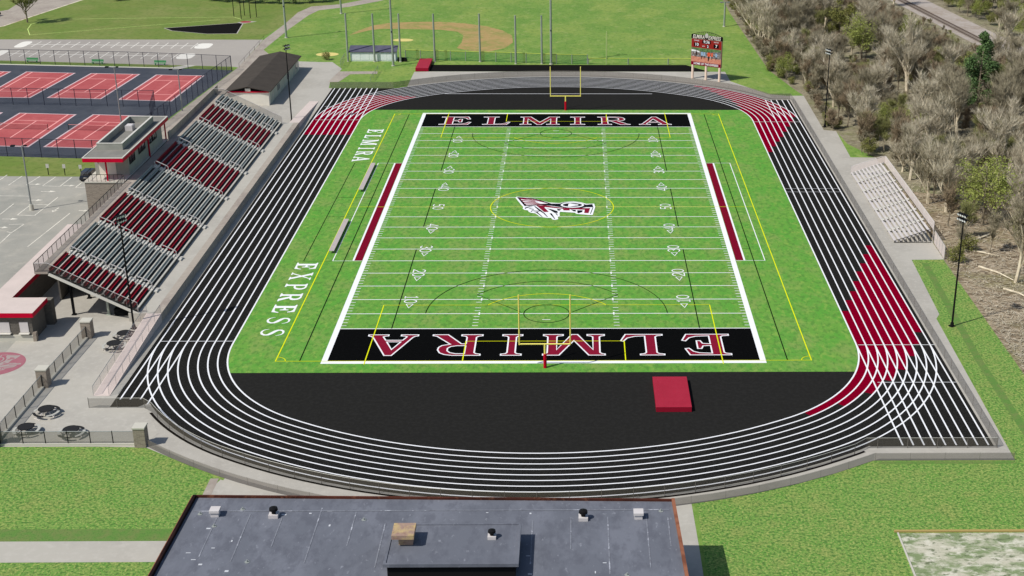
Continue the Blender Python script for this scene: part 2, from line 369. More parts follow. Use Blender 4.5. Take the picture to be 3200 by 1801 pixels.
# paths
b = MB(); b.filled([(-68.9,122.6),(-67.7,142.2),(-67.4,157),(-65.5,165.4),(-58.6,168.7),(-52,177),(-46,190),(-38,190),(-49.1,173.2),(-55.7,165),(-62.6,160.1),(-64,153),(-65.5,134.8),(-66.6,111.8),(-61,100),(-61,16),(-70.8,16),(-71.2,49),(-68.4,91.2),(-68.2,94)][::-1], .010); struct(b, 'path', M['concold'])
b = MB(); b.filled([(-150,125),(-130.5,143),(-120,160),(-110,178),(-96,200),(-140,210),(-175,160)], .012) if False else None
b = MB(); b.filled([(-160,125),(-135.3,137.4),(-133,150),(-128,176),(-120,200),(-146,200),(-142,160),(-150,150),(-170,140)], .010); struct(b, 'road', M['concold'])
b = MB(); b.ribbon([(-145,132),(-135.0,138.6),(-132.7,151),(-127.3,178),(-120,200)], .5, .016); struct(b, 'road_kerb', mat('kerb_stone', [rgb(220,215,195), rgb(180,160,140)], [(.4,.45,.6,.9)]))
# far lot, tennis surround, near lot
b = MB(); b.filled([(-165,122.9),(-69,122.9),(-68.2,93.9),(-69.6,94.6),(-121.1,100.5),(-165,105)][::-1], .008); struct(b, 'far_parking_lot', M['asphalt2'])
b = MB(); b.filled([(-69.6,94.5),(-68.6,91.1),(-77.6,93),(-92.3,95.3),(-118.5,97.6),(-150,100.5),(-150,104),(-121.1,100.5)], .012); struct(b, 'grass_verge', M['olive'])
b = MB(); b.filled([(-150,99.8),(-119.6,97.2),(-82.6,93.6),(-79.6,96.2),(-77.5,95.8),(-80,92.6),(-119.6,96.4),(-150,99)][::-1], .018); struct(b, 'verge_kerb', M['cap'])
b = MB(); b.filled([(-150,99.4),(-118.5,97),(-92.3,94.8),(-77.6,92.7),(-68.6,91.1),(-71.5,49.1),(-73.3,25.2),(-92.7,27),(-150,31)], .008); struct(b, 'tennis_surround', M['tennis'])
b = MB(); b.filled([(-150,16.8),(-74.9,15.5),(-61.4,15.2),(-61.4,-74.6),(-150,-74.6)], .006); struct(b, 'parking_lot', M['asphalt'])
b = MB(); b.filled([(-150,31),(-92.7,27),(-73.3,25.2),(-71,25),(-71,15.4),(-150,16.9)], .009); struct(b, 'grass_strip', M['olive'])

# ---- concrete
b = MB()
east = [(45,69.2),(46.3,69.2),(48.4,69.3),(48.1,43.7),(50.2,43),(49.7,26.3),(53.9,26.2),(53.3,-22.5),(48.9,-22.6),(48,-41.5),(47.3,-42.9),(46.4,-78.1),(32.6,-78.1)]
south = [(45,-78)]
arc = [(58.9*math.cos(R(a)), -29+58.9*math.sin(R(a))) for a in range(-57, -90, -4)]+[(60.0*math.cos(R(a)), -29+60.0*math.sin(R(a))) for a in range(-90, -128, -3)]
outer = east+arc+[(-38.9,-75),(-46,-74.7),(-61.4,-74.7),(-61.4,15.4),(-61,99.8),(-56.3,99.8),(-51.8,99.2),(-49.1,99.2),(-46,92.6),(-46.5,80.4),(-45.9,75.4),(-30.4,75.4),(-30.4,89.9),(-27,90.2),(29,90.2),(35,90.1),(35.2,81.5),(41.5,70.4)]
b.filled(outer[::-1], .012); struct(b, 'concrete_apron', M['conc'])
b = MB(); b.filled([(-61.4,-74.8),(-39.2,-74.8),(-38.5,-72),(-41.2,-66.4),(-46.4,-66.4),(-46.3,-43.6),(-61.4,-43.6)], .018); struct(b, 'plaza', M['conc2'])
b = MB(); b.filled([(-29.6,-80.9),(-30.2,-84),(-20,-88.5),(-12,-89.5),(-12,-86)] if ccw([(-29.6,-80.9),(-30.2,-84),(-20,-88.5),(-12,-89.5),(-12,-86)]) else [(-29.6,-80.9),(-30.2,-84),(-20,-88.5),(-12,-89.5),(-12,-86)][::-1], .0095); b.filled([(-30,-81.4),(-30.7,-84),(-31,-100),(-26,-100),(-26,-84),(-27,-83)][::-1], .010); b.filled([(14.2,-85.8),(14.3,-93.7),(14.3,-100),(11,-100),(10,-86.5)][::-1], .010); b.rect(-110,-95.4,-30.8,-92.1,.010); struct(b, 'walkway', M['conc2'])
b = MB(); b.filled([(-46.2,90.2),(-38.2,90.3),(-37.9,88),(-43.5,87.6),(-44.8,80.6),(-47,80.6)], .016); struct(b, 'old_paving', M['concold'])
b = MB(); b.rect(-31.0,-84.5,-30.2,-81.2,.016); struct(b, 'walkway_border', M['concold'])
# ---- track
SB = 9.1
LB = quarter(SB,-1,-1)[1:]; LBi = [p for p in LB if p[1] < -64.9]                       # left bottom, down to apex
RB = quarter(SB,1,-1)[1:][::-1]; RBi = [p for p in RB if p[0] < 32.8]
RT = quarter(SB,1,1)[1:]; RTi = [p for p in RT if p[1] > 66.0]
LT = quarter(SB,-1,1)[1:][::-1]; LTi = [p for p in LT if p[1] > 75.4]
trk = [(-45.2,75.3),(-45.2,-66.1),(-42.3,-66.1)]+LBi+RBi[1:]+[(32.9,-75.25),(45.15,-75.25),(45.15,65.8),(41.1,65.8)]+RTi+LTi[1:]+[(-32.8,75.3)]
b = MB(); b.filled(trk, .024); struct(b, 'running_track', M['black_rubber'])
inner = [p for p in loop(-.05)]
b = MB(); b.filled(inner, .030); struct(b, 'infield_surface', M['infill_rubber'])
turf = [(x, y) for x, y in loop(-.1)]
def clipy(P, y0, keep_less):
    out = []
    for i in range(len(P)):
        a, c = P[i-1], P[i]; ia = (a[1] <= y0) == keep_less; ic = (c[1] <= y0) == keep_less
        if ia != ic:
            t = (y0-a[1])/(c[1]-a[1]); out.append((a[0]+(c[0]-a[0])*t, y0))
        if ic: out.append(c)
    return out
turf = clipy(clipy(turf, 57.9, True), -57.9, False)
b = MB(); b.filled(turf, .036); struct(b, 'turf', M['turf'])
# red exchange zones
def lane_strip(b, k, sx, sy, p0, p1, z):
    """lane k (0 inner) from nearest station to p0 to nearest station to p1, along a quarter or the straight"""
    def dense(d):
        P = [(XS+d, yy) for yy in [i*.5-50 for i in range(0, 200)]]
        for i in range(0, 121):
            a = A1*i/120; P.append((C1X+(R1+d)*math.cos(a), C1Y+(R1+d)*math.sin(a)))
        for i in range(1, 81):
            a = A1+(pi/2-A1)*i/80; P.append(((R2+d)*math.cos(a), C2Y+(R2+d)*math.sin(a)))
        return [(x*sx, y*sy) for x, y in P]
    I = dense(k*LN); O = dense((k+1)*LN); Mi = dense((k+.5)*LN)
    near = lambda q: min(range(len(Mi)), key=lambda i: (Mi[i][0]-q[0])**2+(Mi[i][1]-q[1])**2)
    a, c = near(p0), near(p1)
    if a > c: a, c = c, a
    for i in range(a, c):
        q = [I[i], O[i], O[i+1], I[i+1]]
        if sx*sy < 0: q = q[::-1]
        b.poly([(x, y, z) for x, y in q])
b = MB()
tl = [(-27.7,68.0),(-29.1,68.3),(-30.5,68.7),(-31.7,68.7),(-32.7,68.9),(-34.3,69.1),(-35.9,69.3),(-37.4,69.5)]
for k in range(8): lane_strip(b, k, -1, 1, (-(XS+k*LN+.5), 40.45), tl[k], .030)
tr = [(34.4,58.7),(34.0,61.7),(33.4,64.8),(32.7,68.4),(31.7,70.85),(30.4,72.9),(29.0,75.0),(27.6,77.3)]
er = [29.4,32.9,36.1,39.05,42.7,46.1,49.2,52.78]
for k in range(8): lane_strip(b, k, 1, 1, (XS+k*LN+.5, er[k]), tr[k], .030)
br = [(27.7,-68.4),(31.6,-66),(35,-63.3),(37.9,-60.3),(39.97,-57.3),(41.9,-53.8),(43.4,-50.5),(44.4,-46.9)]
sr = [-40.6,-37.1,-33.95,-30.6,-27.2,-23.8,-20.6,-17.2]
for k in range(8): lane_strip(b, k, 1, -1, (XS+k*LN+.5, sr[k]), br[k], .030)
struct(b, 'track_exchange_zones', M['red_rubber'])
# lane lines
b = MB()
for k in range(9):
    d = k*LN
    b.ribbon(loop(d), .165 if k else .18, .048, closed=True)
struct(b, 'track_lane_lines', M['white'])
b = MB()
for k in range(9):
    d = k*LN
    b.ribbon([(-XS-d,50),(-XS-d,75.2)], .165, .054)
    if k >= 5: b.ribbon([(-XS-d,-50),(-XS-d,-64.4-.0)] if k > 5 else [(-XS-d,-50),(-XS-d,-65.6)], .165, .054)
    b.ribbon([(XS+d,-50),(XS+d,-75.1)], .165, .054)
    if k >= 4: b.ribbon([(XS+d,50),(XS+d,65.7)], .165, .054)
struct(b, 'track_chute_lines', M['white'])
b = MB()
for x0, x1, y, wd in ((-44.7,-36.2,-49.3,.1),(36.3,45.2,-50.7,.1),(36.5,45.2,-60.7,.08),(-44.3,-36.1,50.5,.1),(-44.2,-37,60.4,.08),(36.1,44.8,49.2,.1),(36.2,44.7,8.9,.06),(36.2,44.7,7.2,.06)):
    b.rect(x0, y-wd/2, x1, y+wd/2, .060)
b.rect(-22.3, 70.45, 18.6, 70.62, .060)
struct(b, 'track_cross_lines', M['white'])

b = MB(); q1 = [p for p in quarter(9.62,-1,-1)[1:] if p[1] < -67.2]; q2 = [p for p in quarter(9.62,1,-1)[1:][::-1] if p[0] < 32.6]; b.ribbon(q1+q2[1:], .3, .020); struct(b, 'track_edging', M['trackedge'])

# ---- football markings
Z1 = .044
b = MB(); b.rect(-24.38, 45.78, 24.38, 54.8, .042); b.rect(-24.38, -54.8, 24.38, -45.78, .042); struct(b, 'end_zones', M['ezblack'])
b = MB()
b.rect(-25.05,-55.58,-24.38,55.58,Z1); b.rect(24.38,-55.58,25.05,55.58,Z1); b.rect(-24.38,54.82,24.38,55.58,Z1); b.rect(-24.38,-55.58,24.38,-54.82,Z1)
struct(b, 'field_border', M['white'])
b = MB()
for i in range(-10, 11):
    y = i*5*YD; wd = .15 if abs(i) < 10 else .17
    b.rect(-24.38, y-wd/2, 24.38, y+wd/2, Z1)
for s in (-1, 1): b.rect(-.5, s*43.03-.06, .5, s*43.03+.06, Z1)
for i in range(-49, 50):
    if i % 5 == 0: continue
    y = i*YD; t = .055
    for x0, x1 in ((-24.38,-23.78),(-8.82,-8.13),(8.13,8.82),(23.78,24.38)): b.rect(x0, y-t, x1, y+t, Z1)
struct(b, 'yard_lines', M['white'])
b = MB()
for i in range(-9, 10):
    y = i*5*YD
    for x in (-8.2, 8.2): b.rect(x-.09, y-.38, x+.09, y+.38, .052)
struct(b, 'hash_marks', M['white'])
# coaching boxes
b = MB()
for s in (-1, 1):
    x0, x1 = sorted((s*25.1, s*26.15)); b.rect(x0, -22.75, x1, 22.75, Z1)
struct(b, 'sideline_bars', M['barmaroon'])
b = MB()
for s in (-1, 1):
    x0, x1 = sorted((s*26.15, s*26.4)); b.rect(x0, -22.75, x1, 22.75, Z1)
    x0, x1 = sorted((s*28.96, s*29.08)); b.rect(x0, -22.8, x1, 22.8, Z1)
    for y in (-22.86, 22.86):
        x0, x1 = sorted((s*25.1, s*29.08)); b.rect(x0, y-.05, x1, y+.05, Z1)
struct(b, 'coaching_box_lines', M['white'])
# yellow soccer lines
b = MB(); ZY = .056; w_ = .13
def hl(b, x0, x1, y, w=w_, z=ZY): b.rect(min(x0,x1), y-w/2, max(x0,x1), y+w/2, z)
def vl(b, x, y0, y1, w=w_, z=ZY): b.rect(x-w/2, min(y0,y1), x+w/2, max(y0,y1), z)
for s in (-1, 1): vl(b, s*30.2, -54.95, 54.95)
for s in (-1, 1): hl(b, -30.13, 30.13, s*54.88, .09)
hl(b, -30.13, 30.13, 0, .09)
struct(b, 'soccer_lines', M['yellow'])
b = MB(); ZY2 = .062
b.ribbon([(9.2*math.cos(2*pi*i/72), 9.2*math.sin(2*pi*i/72)) for i in range(72)], .12, ZY2, closed=True)
for s in (-1, 1):
    for x in (-20.15, 20.15): vl(b, x, s*38.45, s*55.8, .12, ZY2)
    hl(b, -20.09, 20.09, s*38.45, .09, ZY2)
    for x in (-9.2, 9.2): vl(b, x, s*49.45, s*54.9, .12, ZY2)
    hl(b, -9.14, 9.14, s*49.45, .09, ZY2)
    a0 = math.asin((43.9-38.5)/9.15)
    b.ribbon([(9.15*math.cos(a), s*(-1)*(-43.9+9.15*math.sin(a))) for a in [a0+(pi-2*a0)*i/24 for i in range(25)]] if s < 0 and False else [(9.15*math.cos(a), s*(43.9-9.15*math.sin(a))) for a in [a0+(pi-2*a0)*i/24 for i in range(25)]], .11, ZY2)
    for q in (-1, 1):
        b.ribbon([(q*(30.2-1.1*math.cos(R(a))), s*(54.9-1.1*math.sin(R(a)))) for a in range(0, 91, 15)], .09, ZY2)
struct(b, 'soccer_boxes', M['yellow'])
# black lacrosse lines
b = MB(); ZB = .050
for s in (-1, 1):
    vl(b, s*27.5, -54.8, 54.8, .13, ZB)
    for y0, y1 in ((-45.7,-18.4),(-9.05,9.05),(18.4,45.7)): vl(b, s*18.3, y0, y1, .13, ZB)
    for y in (-18.25, 18.25): hl(b, s*26.4, s*27.43, y, .07, ZB)
vl(b, -32.9, -22.9, 22.9, .11, ZB)
for y in (-22.95, 22.95): hl(b, -32.85, -29.1, y, .07, ZB)
for y in (-4.57, 4.57): hl(b, -32.85, -27.57, y, .07, ZB)
struct(b, 'lacrosse_lines', M['blackpaint'])
b = MB(); ZB2 = .068
for s in (-1, 1):
    b.ribbon([(2.78*math.cos(2*pi*i/48), s*41.2+2.78*math.sin(2*pi*i/48)) for i in range(48)], .10, ZB2, closed=True)
    b.ribbon([(14.75*math.cos(pi*i/48), s*(41.1-14.75*math.sin(pi*i/48))) for i in range(49)], .10, ZB2)
    a0 = math.atan2(6.05, 8.85)
    b.ribbon([(-3.05, s*40.8), (-8.85, s*35.05)]+[(10.7*math.cos(a), s*(41.1-10.7*math.sin(a))) for a in [pi-a0-(pi-2*a0)*i/30 for i in range(1, 30)]]+[(8.85, s*35.05), (3.05, s*40.8)], .09, ZB2)
struct(b, 'lacrosse_arcs', M['blackpaint'])

# ---- lettering
G = {}
G['E'] = (1, [[(0,0),(.9,0),(1,.3),(.93,.33),(.84,.17),(.7,.1),(.42,.08),(.42,.47),(.58,.45),(.62,.32),(.70,.32),(.70,.70),(.62,.70),(.58,.57),(.42,.55),(.42,.92),(.68,.9),(.8,.83),(.88,.68),(.96,.70),(.88,1),(.03,1),(.03,.94),(.13,.92),(.17,.88),(.17,.12),(.13,.08),(0,.06)]])
G['L'] = (.95, [[(0,0),(.88,0),(1,.32),(.94,.34),(.84,.18),(.66,.1),(.42,.08),(.42,.88),(.46,.93),(.56,.95),(.56,1),(0,1),(0,.95),(.12,.93),(.17,.88),(.17,.12),(.12,.07),(0,.05)]])
G['I'] = (.5, [[(0,0),(1,0),(1,.06),(.78,.08),(.7,.13),(.7,.87),(.78,.92),(1,.94),(1,1),(0,1),(0,.94),(.22,.92),(.3,.87),(.3,.13),(.22,.08),(0,.06)]])
G['M'] = (1.2, [[(0,0),(.28,0),(.28,.06),(.22,.08),(.19,.12),(.19,.74),(.44,0),(.54,0),(.78,.74),(.78,.12),(.76,.08),(.68,.06),(.68,0),(1,0),(1,.06),(.96,.08),(.93,.12),(.93,.88),(.96,.93),(1,.94),(1,1),(.74,1),(.5,.30),(.26,1),(0,1),(0,.94),(.04,.93),(.08,.88),(.08,.12),(.05,.08),(0,.06)]])
G['R'] = (1, [[(0,0),(.42,0),(.42,.06),(.34,.08),(.31,.13),(.31,.45),(.40,.45),(.70,0),(1,0),(1,.05),(.92,.08),(.62,.47),(.78,.53),(.84,.62),(.85,.74),(.8,.88),(.7,.96),(.55,1),(0,1),(0,.94),(.08,.92),(.12,.87),(.12,.13),(.08,.08),(0,.06)], [(.31,.54),(.48,.54),(.6,.58),(.66,.66),(.66,.78),(.6,.87),(.48,.92),(.31,.92)]])
G['P'] = (.9, [[(0,0),(.5,0),(.5,.06),(.38,.08),(.34,.13),(.34,.40),(.6,.42),(.82,.5),(.92,.62),(.94,.74),(.88,.88),(.76,.96),(.6,1),(0,1),(0,.94),(.08,.92),(.13,.87),(.13,.13),(.08,.08),(0,.06)], [(.34,.49),(.55,.5),(.68,.57),(.73,.68),(.72,.8),(.64,.89),(.5,.92),(.34,.92)]])
G['A'] = (1, [[(0,0),(.34,0),(.34,.06),(.26,.07),(.22,.1),(.29,.27),(.63,.27),(.70,.1),(.66,.07),(.6,.06),(.6,0),(1,0),(1,.06),(.95,.08),(.9,.13),(.57,1),(.43,1),(.10,.13),(.06,.08),(0,.06)], [(.32,.35),(.6,.35),(.46,.72)]])
G['X'] = (1, [[(0,0),(.32,0),(.32,.05),(.2,.07),(.46,.43),(.68,.07),(.6,.05),(.6,0),(1,0),(1,.05),(.9,.07),(.58,.55),(.85,.93),(1,.95),(1,1),(.68,1),(.68,.95),(.78,.93),(.53,.63),(.34,.93),(.42,.95),(.42,1),(0,1),(0,.95),(.1,.93),(.41,.5),(.1,.07),(0,.05)]])
def sgly():
    cl = [(.90,.70,.03),(.86,.80,.05),(.78,.90,.06),(.66,.955,.07),(.5,.965,.08),(.33,.93,.11),(.22,.83,.14),(.22,.71,.15),(.33,.61,.16),(.5,.53,.17),(.67,.45,.17),(.8,.36,.16),(.82,.23,.14),(.72,.11,.12),(.54,.045,.09),(.37,.045,.08),(.22,.10,.07),(.13,.2,.05),(.09,.31,.03)]
    L, Rr = [], []
    for i, (x, y, w) in enumerate(cl):
        a = cl[max(i-1,0)]; c = cl[min(i+1,len(cl)-1)]; t = Vector((c[0]-a[0], c[1]-a[1])).normalized()
        L.append((x-t.y*w/2, y+t.x*w/2)); Rr.append((x+t.y*w/2, y-t.x*w/2))
    return (.8, [L+Rr[::-1]])
G['S'] = sgly()
def ccw(P): return sum(P[i-1][0]*P[i][1]-P[i][0]*P[i-1][1] for i in range(len(P))) > 0
def letter(bf, bo, ch, x0, y0, x1, y1, rx, ry, z, ow):
    """rx: direction of reading, ry: up; box given in reading coordinates from origin"""
    loops = []
    for lp in G[ch][1]:
        if not ccw(lp): lp = lp[::-1]
        loops.append([(rx[0]*(x0+u*(x1-x0))+ry[0]*(y0+v*(y1-y0)), rx[1]*(x0+u*(x1-x0))+ry[1]*(y0+v*(y1-y0))) for u, v in lp])
    if bf is not None: bf.filled(loops[0], z, loops[1:])
    if bo is not None:
        for lp in loops: bo.ribbon(lp, ow, z+.005, closed=True)
bf, bo = MB(), MB()
spans = {'E':(-21.3,-15.6),'L':(-13.4,-8.5),'M':(-6.6,.5),'I':(2.6,5.15),'R':(7.6,13.4),'A':(15.1,20.9)}
for ch in 'ELMIRA': letter(bf, bo, ch, spans[ch][0], 47.2, spans[ch][1], 52.7, (1,0), (0,1), .050, .17)
spans = {'E':(15.95,21.5),'L':(8.8,13.7),'M':(-.2,6.9),'I':(-4.98,-2.68),'R':(-13.15,-7.35),'A':(-20.7,-14.9)}
for ch in 'ELMIRA': letter(bf, bo, ch, -spans[ch][1], 47.55, -spans[ch][0], 53.4, (-1,0), (0,-1), .050, .17)
struct(bf, 'end_zone_lettering', M['maroon']); struct(bo, 'end_zone_letter_outlines', M['white'])
bf = MB()
# sideline words read towards -y, tops towards +x
for ch, y0, y1 in (('E',44.05,41.5),('L',40.3,38.05),('M',37.15,33.7),('I',32.2,31.0),('R',29.95,27.45),('A',26.7,23.85),('E',-23.55,-26.05),('X',-27.2,-29.85),('P',-31.2,-33.35),('R',-34.5,-37.1),('E',-38.2,-40.8),('S',-42.05,-44.35),('S',-45.6,-47.95)):
    letter(bf, None, ch, -y0, -33.6, -y1, -30.8, (0,-1), (1,0), .050, .1)
struct(bf, 'sideline_lettering', M['white'])
# yard numbers
def ell(cx, cy, a, c, n=18, a0=0, a1=2*pi): return [(cx+a*math.cos(a0+(a1-a0)*i/n), cy+c*math.sin(a0+(a1-a0)*i/n)) for i in range(n+1)]
DG = {'0': [ell(.5,.5,.38,.42)[:-1]], '1': [[(.3,.78),(.52,.92),(.52,.06)], [(.28,.06),(.76,.06)]],
 '2': [[(.16,.7),(.24,.88),(.5,.94),(.76,.86),(.84,.68),(.7,.46),(.36,.26),(.14,.07),(.88,.07)]],
 '3': [[(.16,.82),(.36,.94),(.62,.92),(.8,.76),(.74,.6),(.52,.52),(.78,.44),(.86,.26),(.68,.08),(.4,.05),(.14,.18)]],
 '4': [[(.66,.04),(.66,.94),(.1,.3),(.92,.3)]],
 '5': [[(.82,.93),(.28,.93),(.22,.54),(.5,.6),(.78,.52),(.86,.3),(.74,.1),(.46,.04),(.16,.14)]]}
bn = MB()
def put_digit(dg, cx, cy, rx, ry, wd, ht):
    for lp in DG[dg]:
        pts = [((cx+rx[0]*(u-.5)*wd+ry[0]*(v-.5)*ht), (cy+rx[1]*(u-.5)*wd+ry[1]*(v-.5)*ht)) for u, v in lp]
        bn.ribbon(pts, .15, .074, closed=(dg == '0'))
for side in (-1, 1):
    ry = (-side, 0); rx = (0, side)        # up points to the middle; text reads along rx
    for yl in (-40,-30,-20,-10,0,10,20,30,40):
        num = 50-abs(yl); y = yl*YD; x = side*17.0
        s = str(num)
        put_digit(s[0], x, y-rx[1]*.66, rx, ry, 1.4, 1.8); put_digit(s[1], x, y+rx[1]*.68, rx, ry, 1.4, 1.8)
        if yl:
            g = 1 if yl > 0 else -1; y0 = y+g*1.6
            bn.ribbon([(x-.42,y0),(x+.42,y0),(x,y0+g*1.2)] if g > 0 else [(x-.42,y0),(x,y0+g*1.2),(x+.42,y0)], .11, .074, closed=True)
struct(bn, 'yard_numbers', M['white'])
# centre emblem
EMBLEM= {'W':[[(-5.69,4.4),(-5.43,4.84),(-2.82,3.95),(-0.42,1.94),(1.1,1.67),(1.59,2.11),(3.11,2.54),(4.31,2.1),(5.13,1.32),(6.32,1.4),(6.46,-0.14),(6.04,-3.91),(5.51,-3.91),(3.66,-3.41),(3.39,-2.83),(1.2,-2.41),(1.16,-3.15),(1.2,-4.47),(0.91,-4.8),(1.0,-5.77),(0.56,-6.1),(0.19,-6.01),(-0.08,-5.2),(-0.56,-5.25),(-1.62,-4.79),(-2.4,-3.15),(-3.05,-2.9),(-3.44,-2.4),(-3.51,-1.81),(-4.11,-1.47),(-4.37,-0.97),(-4.32,-0.03),(-4.62,0.74)]],'B':[[(-5.45,4.61),(-2.93,3.95),(-1.7,2.98),(-0.14,1.42),(1.16,1.41),(1.59,1.93),(3.11,2.28),(4.26,1.84),(5.07,0.89),(6.05,1.15),(6.17,-0.31),(5.11,-0.31),(4.63,-0.61),(3.77,-1.02),(2.42,-1.01),(1.34,-0.3),(-0.12,0.38),(-1.75,0.73),(-3.25,0.31),(-4.12,0.22)],[(6.06,-0.39),(6.18,-0.39),(5.76,-3.43),(5.65,-3.36)],[(-0.86,-0.81),(0.01,-1.31),(0.83,-2.15),(0.89,-2.99),(0.47,-2.99),(-0.36,-1.48)],[(0.76,-1.01),(1.41,-1.32),(1.09,-1.99),(0.82,-1.74)],[(2.75,-1.35),(3.55,-1.57),(3.55,-2.33),(3.23,-2.24)],[(3.77,-1.74),(4.57,-1.74),(4.51,-2.58),(3.92,-3.16),(3.77,-2.83)],[(-4.07,-0.97),(-4.04,-0.46),(-3.46,0.05),(-2.7,-0.12),(-3.45,-0.38),(-3.86,-0.8),(-3.91,-1.05)],[(-3.53,-1.05),(-3.33,-0.8),(-2.67,-1.14),(-2.72,-1.48),(-3.26,-1.14)],[(-3.15,-2.31),(-2.97,-1.81),(-1.9,-1.98),(-2.71,0.13),(-2.49,0.13),(-1.58,-1.81),(-1.02,-3.15),(-0.51,-4.88),(-0.67,-4.8),(-1.23,-3.15),(-1.73,-2.23),(-2.86,-2.1),(-3.06,-2.48)],[(-2.69,-2.48),(-1.89,-2.32),(-2.1,-2.68),(-1.3,-4.71),(-1.44,-4.71),(-2.31,-2.78)],[(-0.33,-3.15),(-0.01,-3.15),(0.56,-5.69),(0.43,-5.69)],[(0.52,-3.15),(0.79,-3.24),(0.91,-4.39)]],'M':[[(-5.08,4.13),(-3.03,3.69),(-1.8,2.72),(-0.58,1.42),(-1.87,0.99),(-3.86,0.56)],[(-2.4,0.56),(-1.1,0.59),(1.29,-0.47),(1.94,-0.74),(5.7,-0.75),(5.42,-3.08),(4.78,-3.0),(4.89,-1.49),(3.55,-1.32),(2.59,-1.23),(2.7,-1.82),(1.73,-1.82),(1.62,-1.06),(-1.08,-0.21),(-1.13,-0.47),(-0.45,-2.49),(-1.14,-2.57),(-2.11,-0.12)]],'V':[[(-4.78,3.55),(-1.68,2.03),(-4.74,3.2)],[(-4.02,3.69),(-1.68,2.25),(-3.9,3.48)],[(-3.25,3.6),(-1.4,2.02),(-3.08,3.37)],[(-4.5,2.67),(-1.94,1.77),(-4.4,2.26)],[(-4.22,1.8),(-1.93,1.45),(-4.16,1.42)],[(-3.98,0.94),(-1.82,1.21),(-3.91,0.63)],[(-2.68,2.9),(-0.6,1.42),(-1.77,1.28),(-2.43,1.94)],[(4.8,0.72),(4.75,0.43),(4.62,0.15),(4.41,-0.09),(4.13,-0.3),(3.8,-0.45),(3.43,-0.54),(3.04,-0.58),(2.65,-0.54),(2.28,-0.45),(1.95,-0.29),(1.67,-0.09),(1.46,0.16),(1.32,0.44),(1.28,0.73),(1.32,1.02),(1.45,1.29),(1.65,1.54),(1.93,1.75),(2.27,1.91),(2.64,2.0),(3.03,2.03),(3.43,2.0),(3.8,1.9),(4.14,1.74),(4.42,1.54),(4.62,1.29),(4.75,1.01)]],'K':[[(4.49,0.72),(4.45,0.53),(4.34,0.35),(4.17,0.19),(3.94,0.05),(3.67,-0.05),(3.36,-0.11),(3.04,-0.13),(2.72,-0.11),(2.41,-0.05),(2.14,0.05),(1.91,0.19),(1.73,0.35),(1.62,0.53),(1.59,0.72),(1.62,0.92),(1.73,1.1),(1.9,1.26),(2.13,1.4),(2.4,1.5),(2.71,1.56),(3.03,1.58),(3.36,1.56),(3.67,1.5),(3.94,1.39),(4.17,1.26),(4.35,1.09),(4.45,0.91)]],'S':[[(2.36,0.04),(2.47,1.24),(2.68,1.41),(3.55,0.98),(3.93,0.89),(3.93,0.46),(3.55,0.38),(2.69,-0.05)]]}
def emblem(prefix, mats, f, z):
    for q, k in enumerate('WBMVKS'):
        if mats[q] is None: continue
        b = MB()
        for P in EMBLEM[k]:
            P = [f(p) for p in P]
            if not ccw(P): P = P[::-1]
            b.filled(P, z+.006*q)
        struct(b, prefix+{'W':'emblem_backing','B':'emblem_outline','M':'emblem_wing','V':'emblem_rays','K':'emblem_wheel','S':'emblem_star'}[k], mats[q])
emblem('', [M['white'], M['sign_black'], M['maroon'], M['white'], M['sign_black'], M['white']], lambda p: p, .080)
# plaza medallion
b = MB(); b.filled([(-61.3+3.2*math.cos(2*pi*i/48), -55.4+3.2*math.sin(2*pi*i/48)) for i in range(48)], .024); struct(b, 'plaza_medallion', M['pink'])
emblem('medallion_', [M['pinkmark'], M['pink'], None, M['pinkmark'], M['pink'], None], lambda p: (-61.0-p[1]*.42, -55.6+p[0]*.42), .030)

# ---- tennis courts
quads = [[(-83.5,86.9),(-73.6,86.1),(-74.4,64.6),(-84.8,65.8)], [(-97.4,88.2),(-87.2,87.4),(-88.5,66.4),(-99.0,67.3)], [(-111.3,89.6),(-100.9,88.4),(-102.5,67.3),(-111.8,67.7)], [(-125.2,91),(-114.7,89.6),(-116,68.8),(-126,69.8)],
 [(-86.0,54.4),(-75.9,53.3),(-77.9,31.8),(-87.3,32.7)], [(-100,55.5),(-89.3,54.4),(-90.1,32.7),(-100.9,33.8)], [(-114,56.8),(-103.4,55.8),(-104.5,34.4),(-115,35.4)]]
bc, bl, be = MB(), MB(), MB()
def bil(q, u, v):
    a, c, e, g = q; return ((a[0]*(1-u)+c[0]*u)*(1-v)+(g[0]*(1-u)+e[0]*u)*v, (a[1]*(1-u)+c[1]*u)*(1-v)+(g[1]*(1-u)+e[1]*u)*v)
for q in quads:
    bc.filled([q[3], q[2], q[1], q[0]], .016)
    be.ribbon(q, .34, .022, closed=True)
    for u in (.125, .875): bl.ribbon([bil(q,u,.008), bil(q,u,.992)], .3, .026)
    for v in (.23, .77): bl.ribbon([bil(q,.135,v), bil(q,.865,v)], .26, .030)
    bl.ribbon([bil(q,.5,.24), bil(q,.5,.76)], .26, .034)
struct(be, 'tennis_court_borders', M['courtedge']); struct(bc, 'tennis_courts', M['court']); struct(bl, 'tennis_court_lines', M['courtline'])
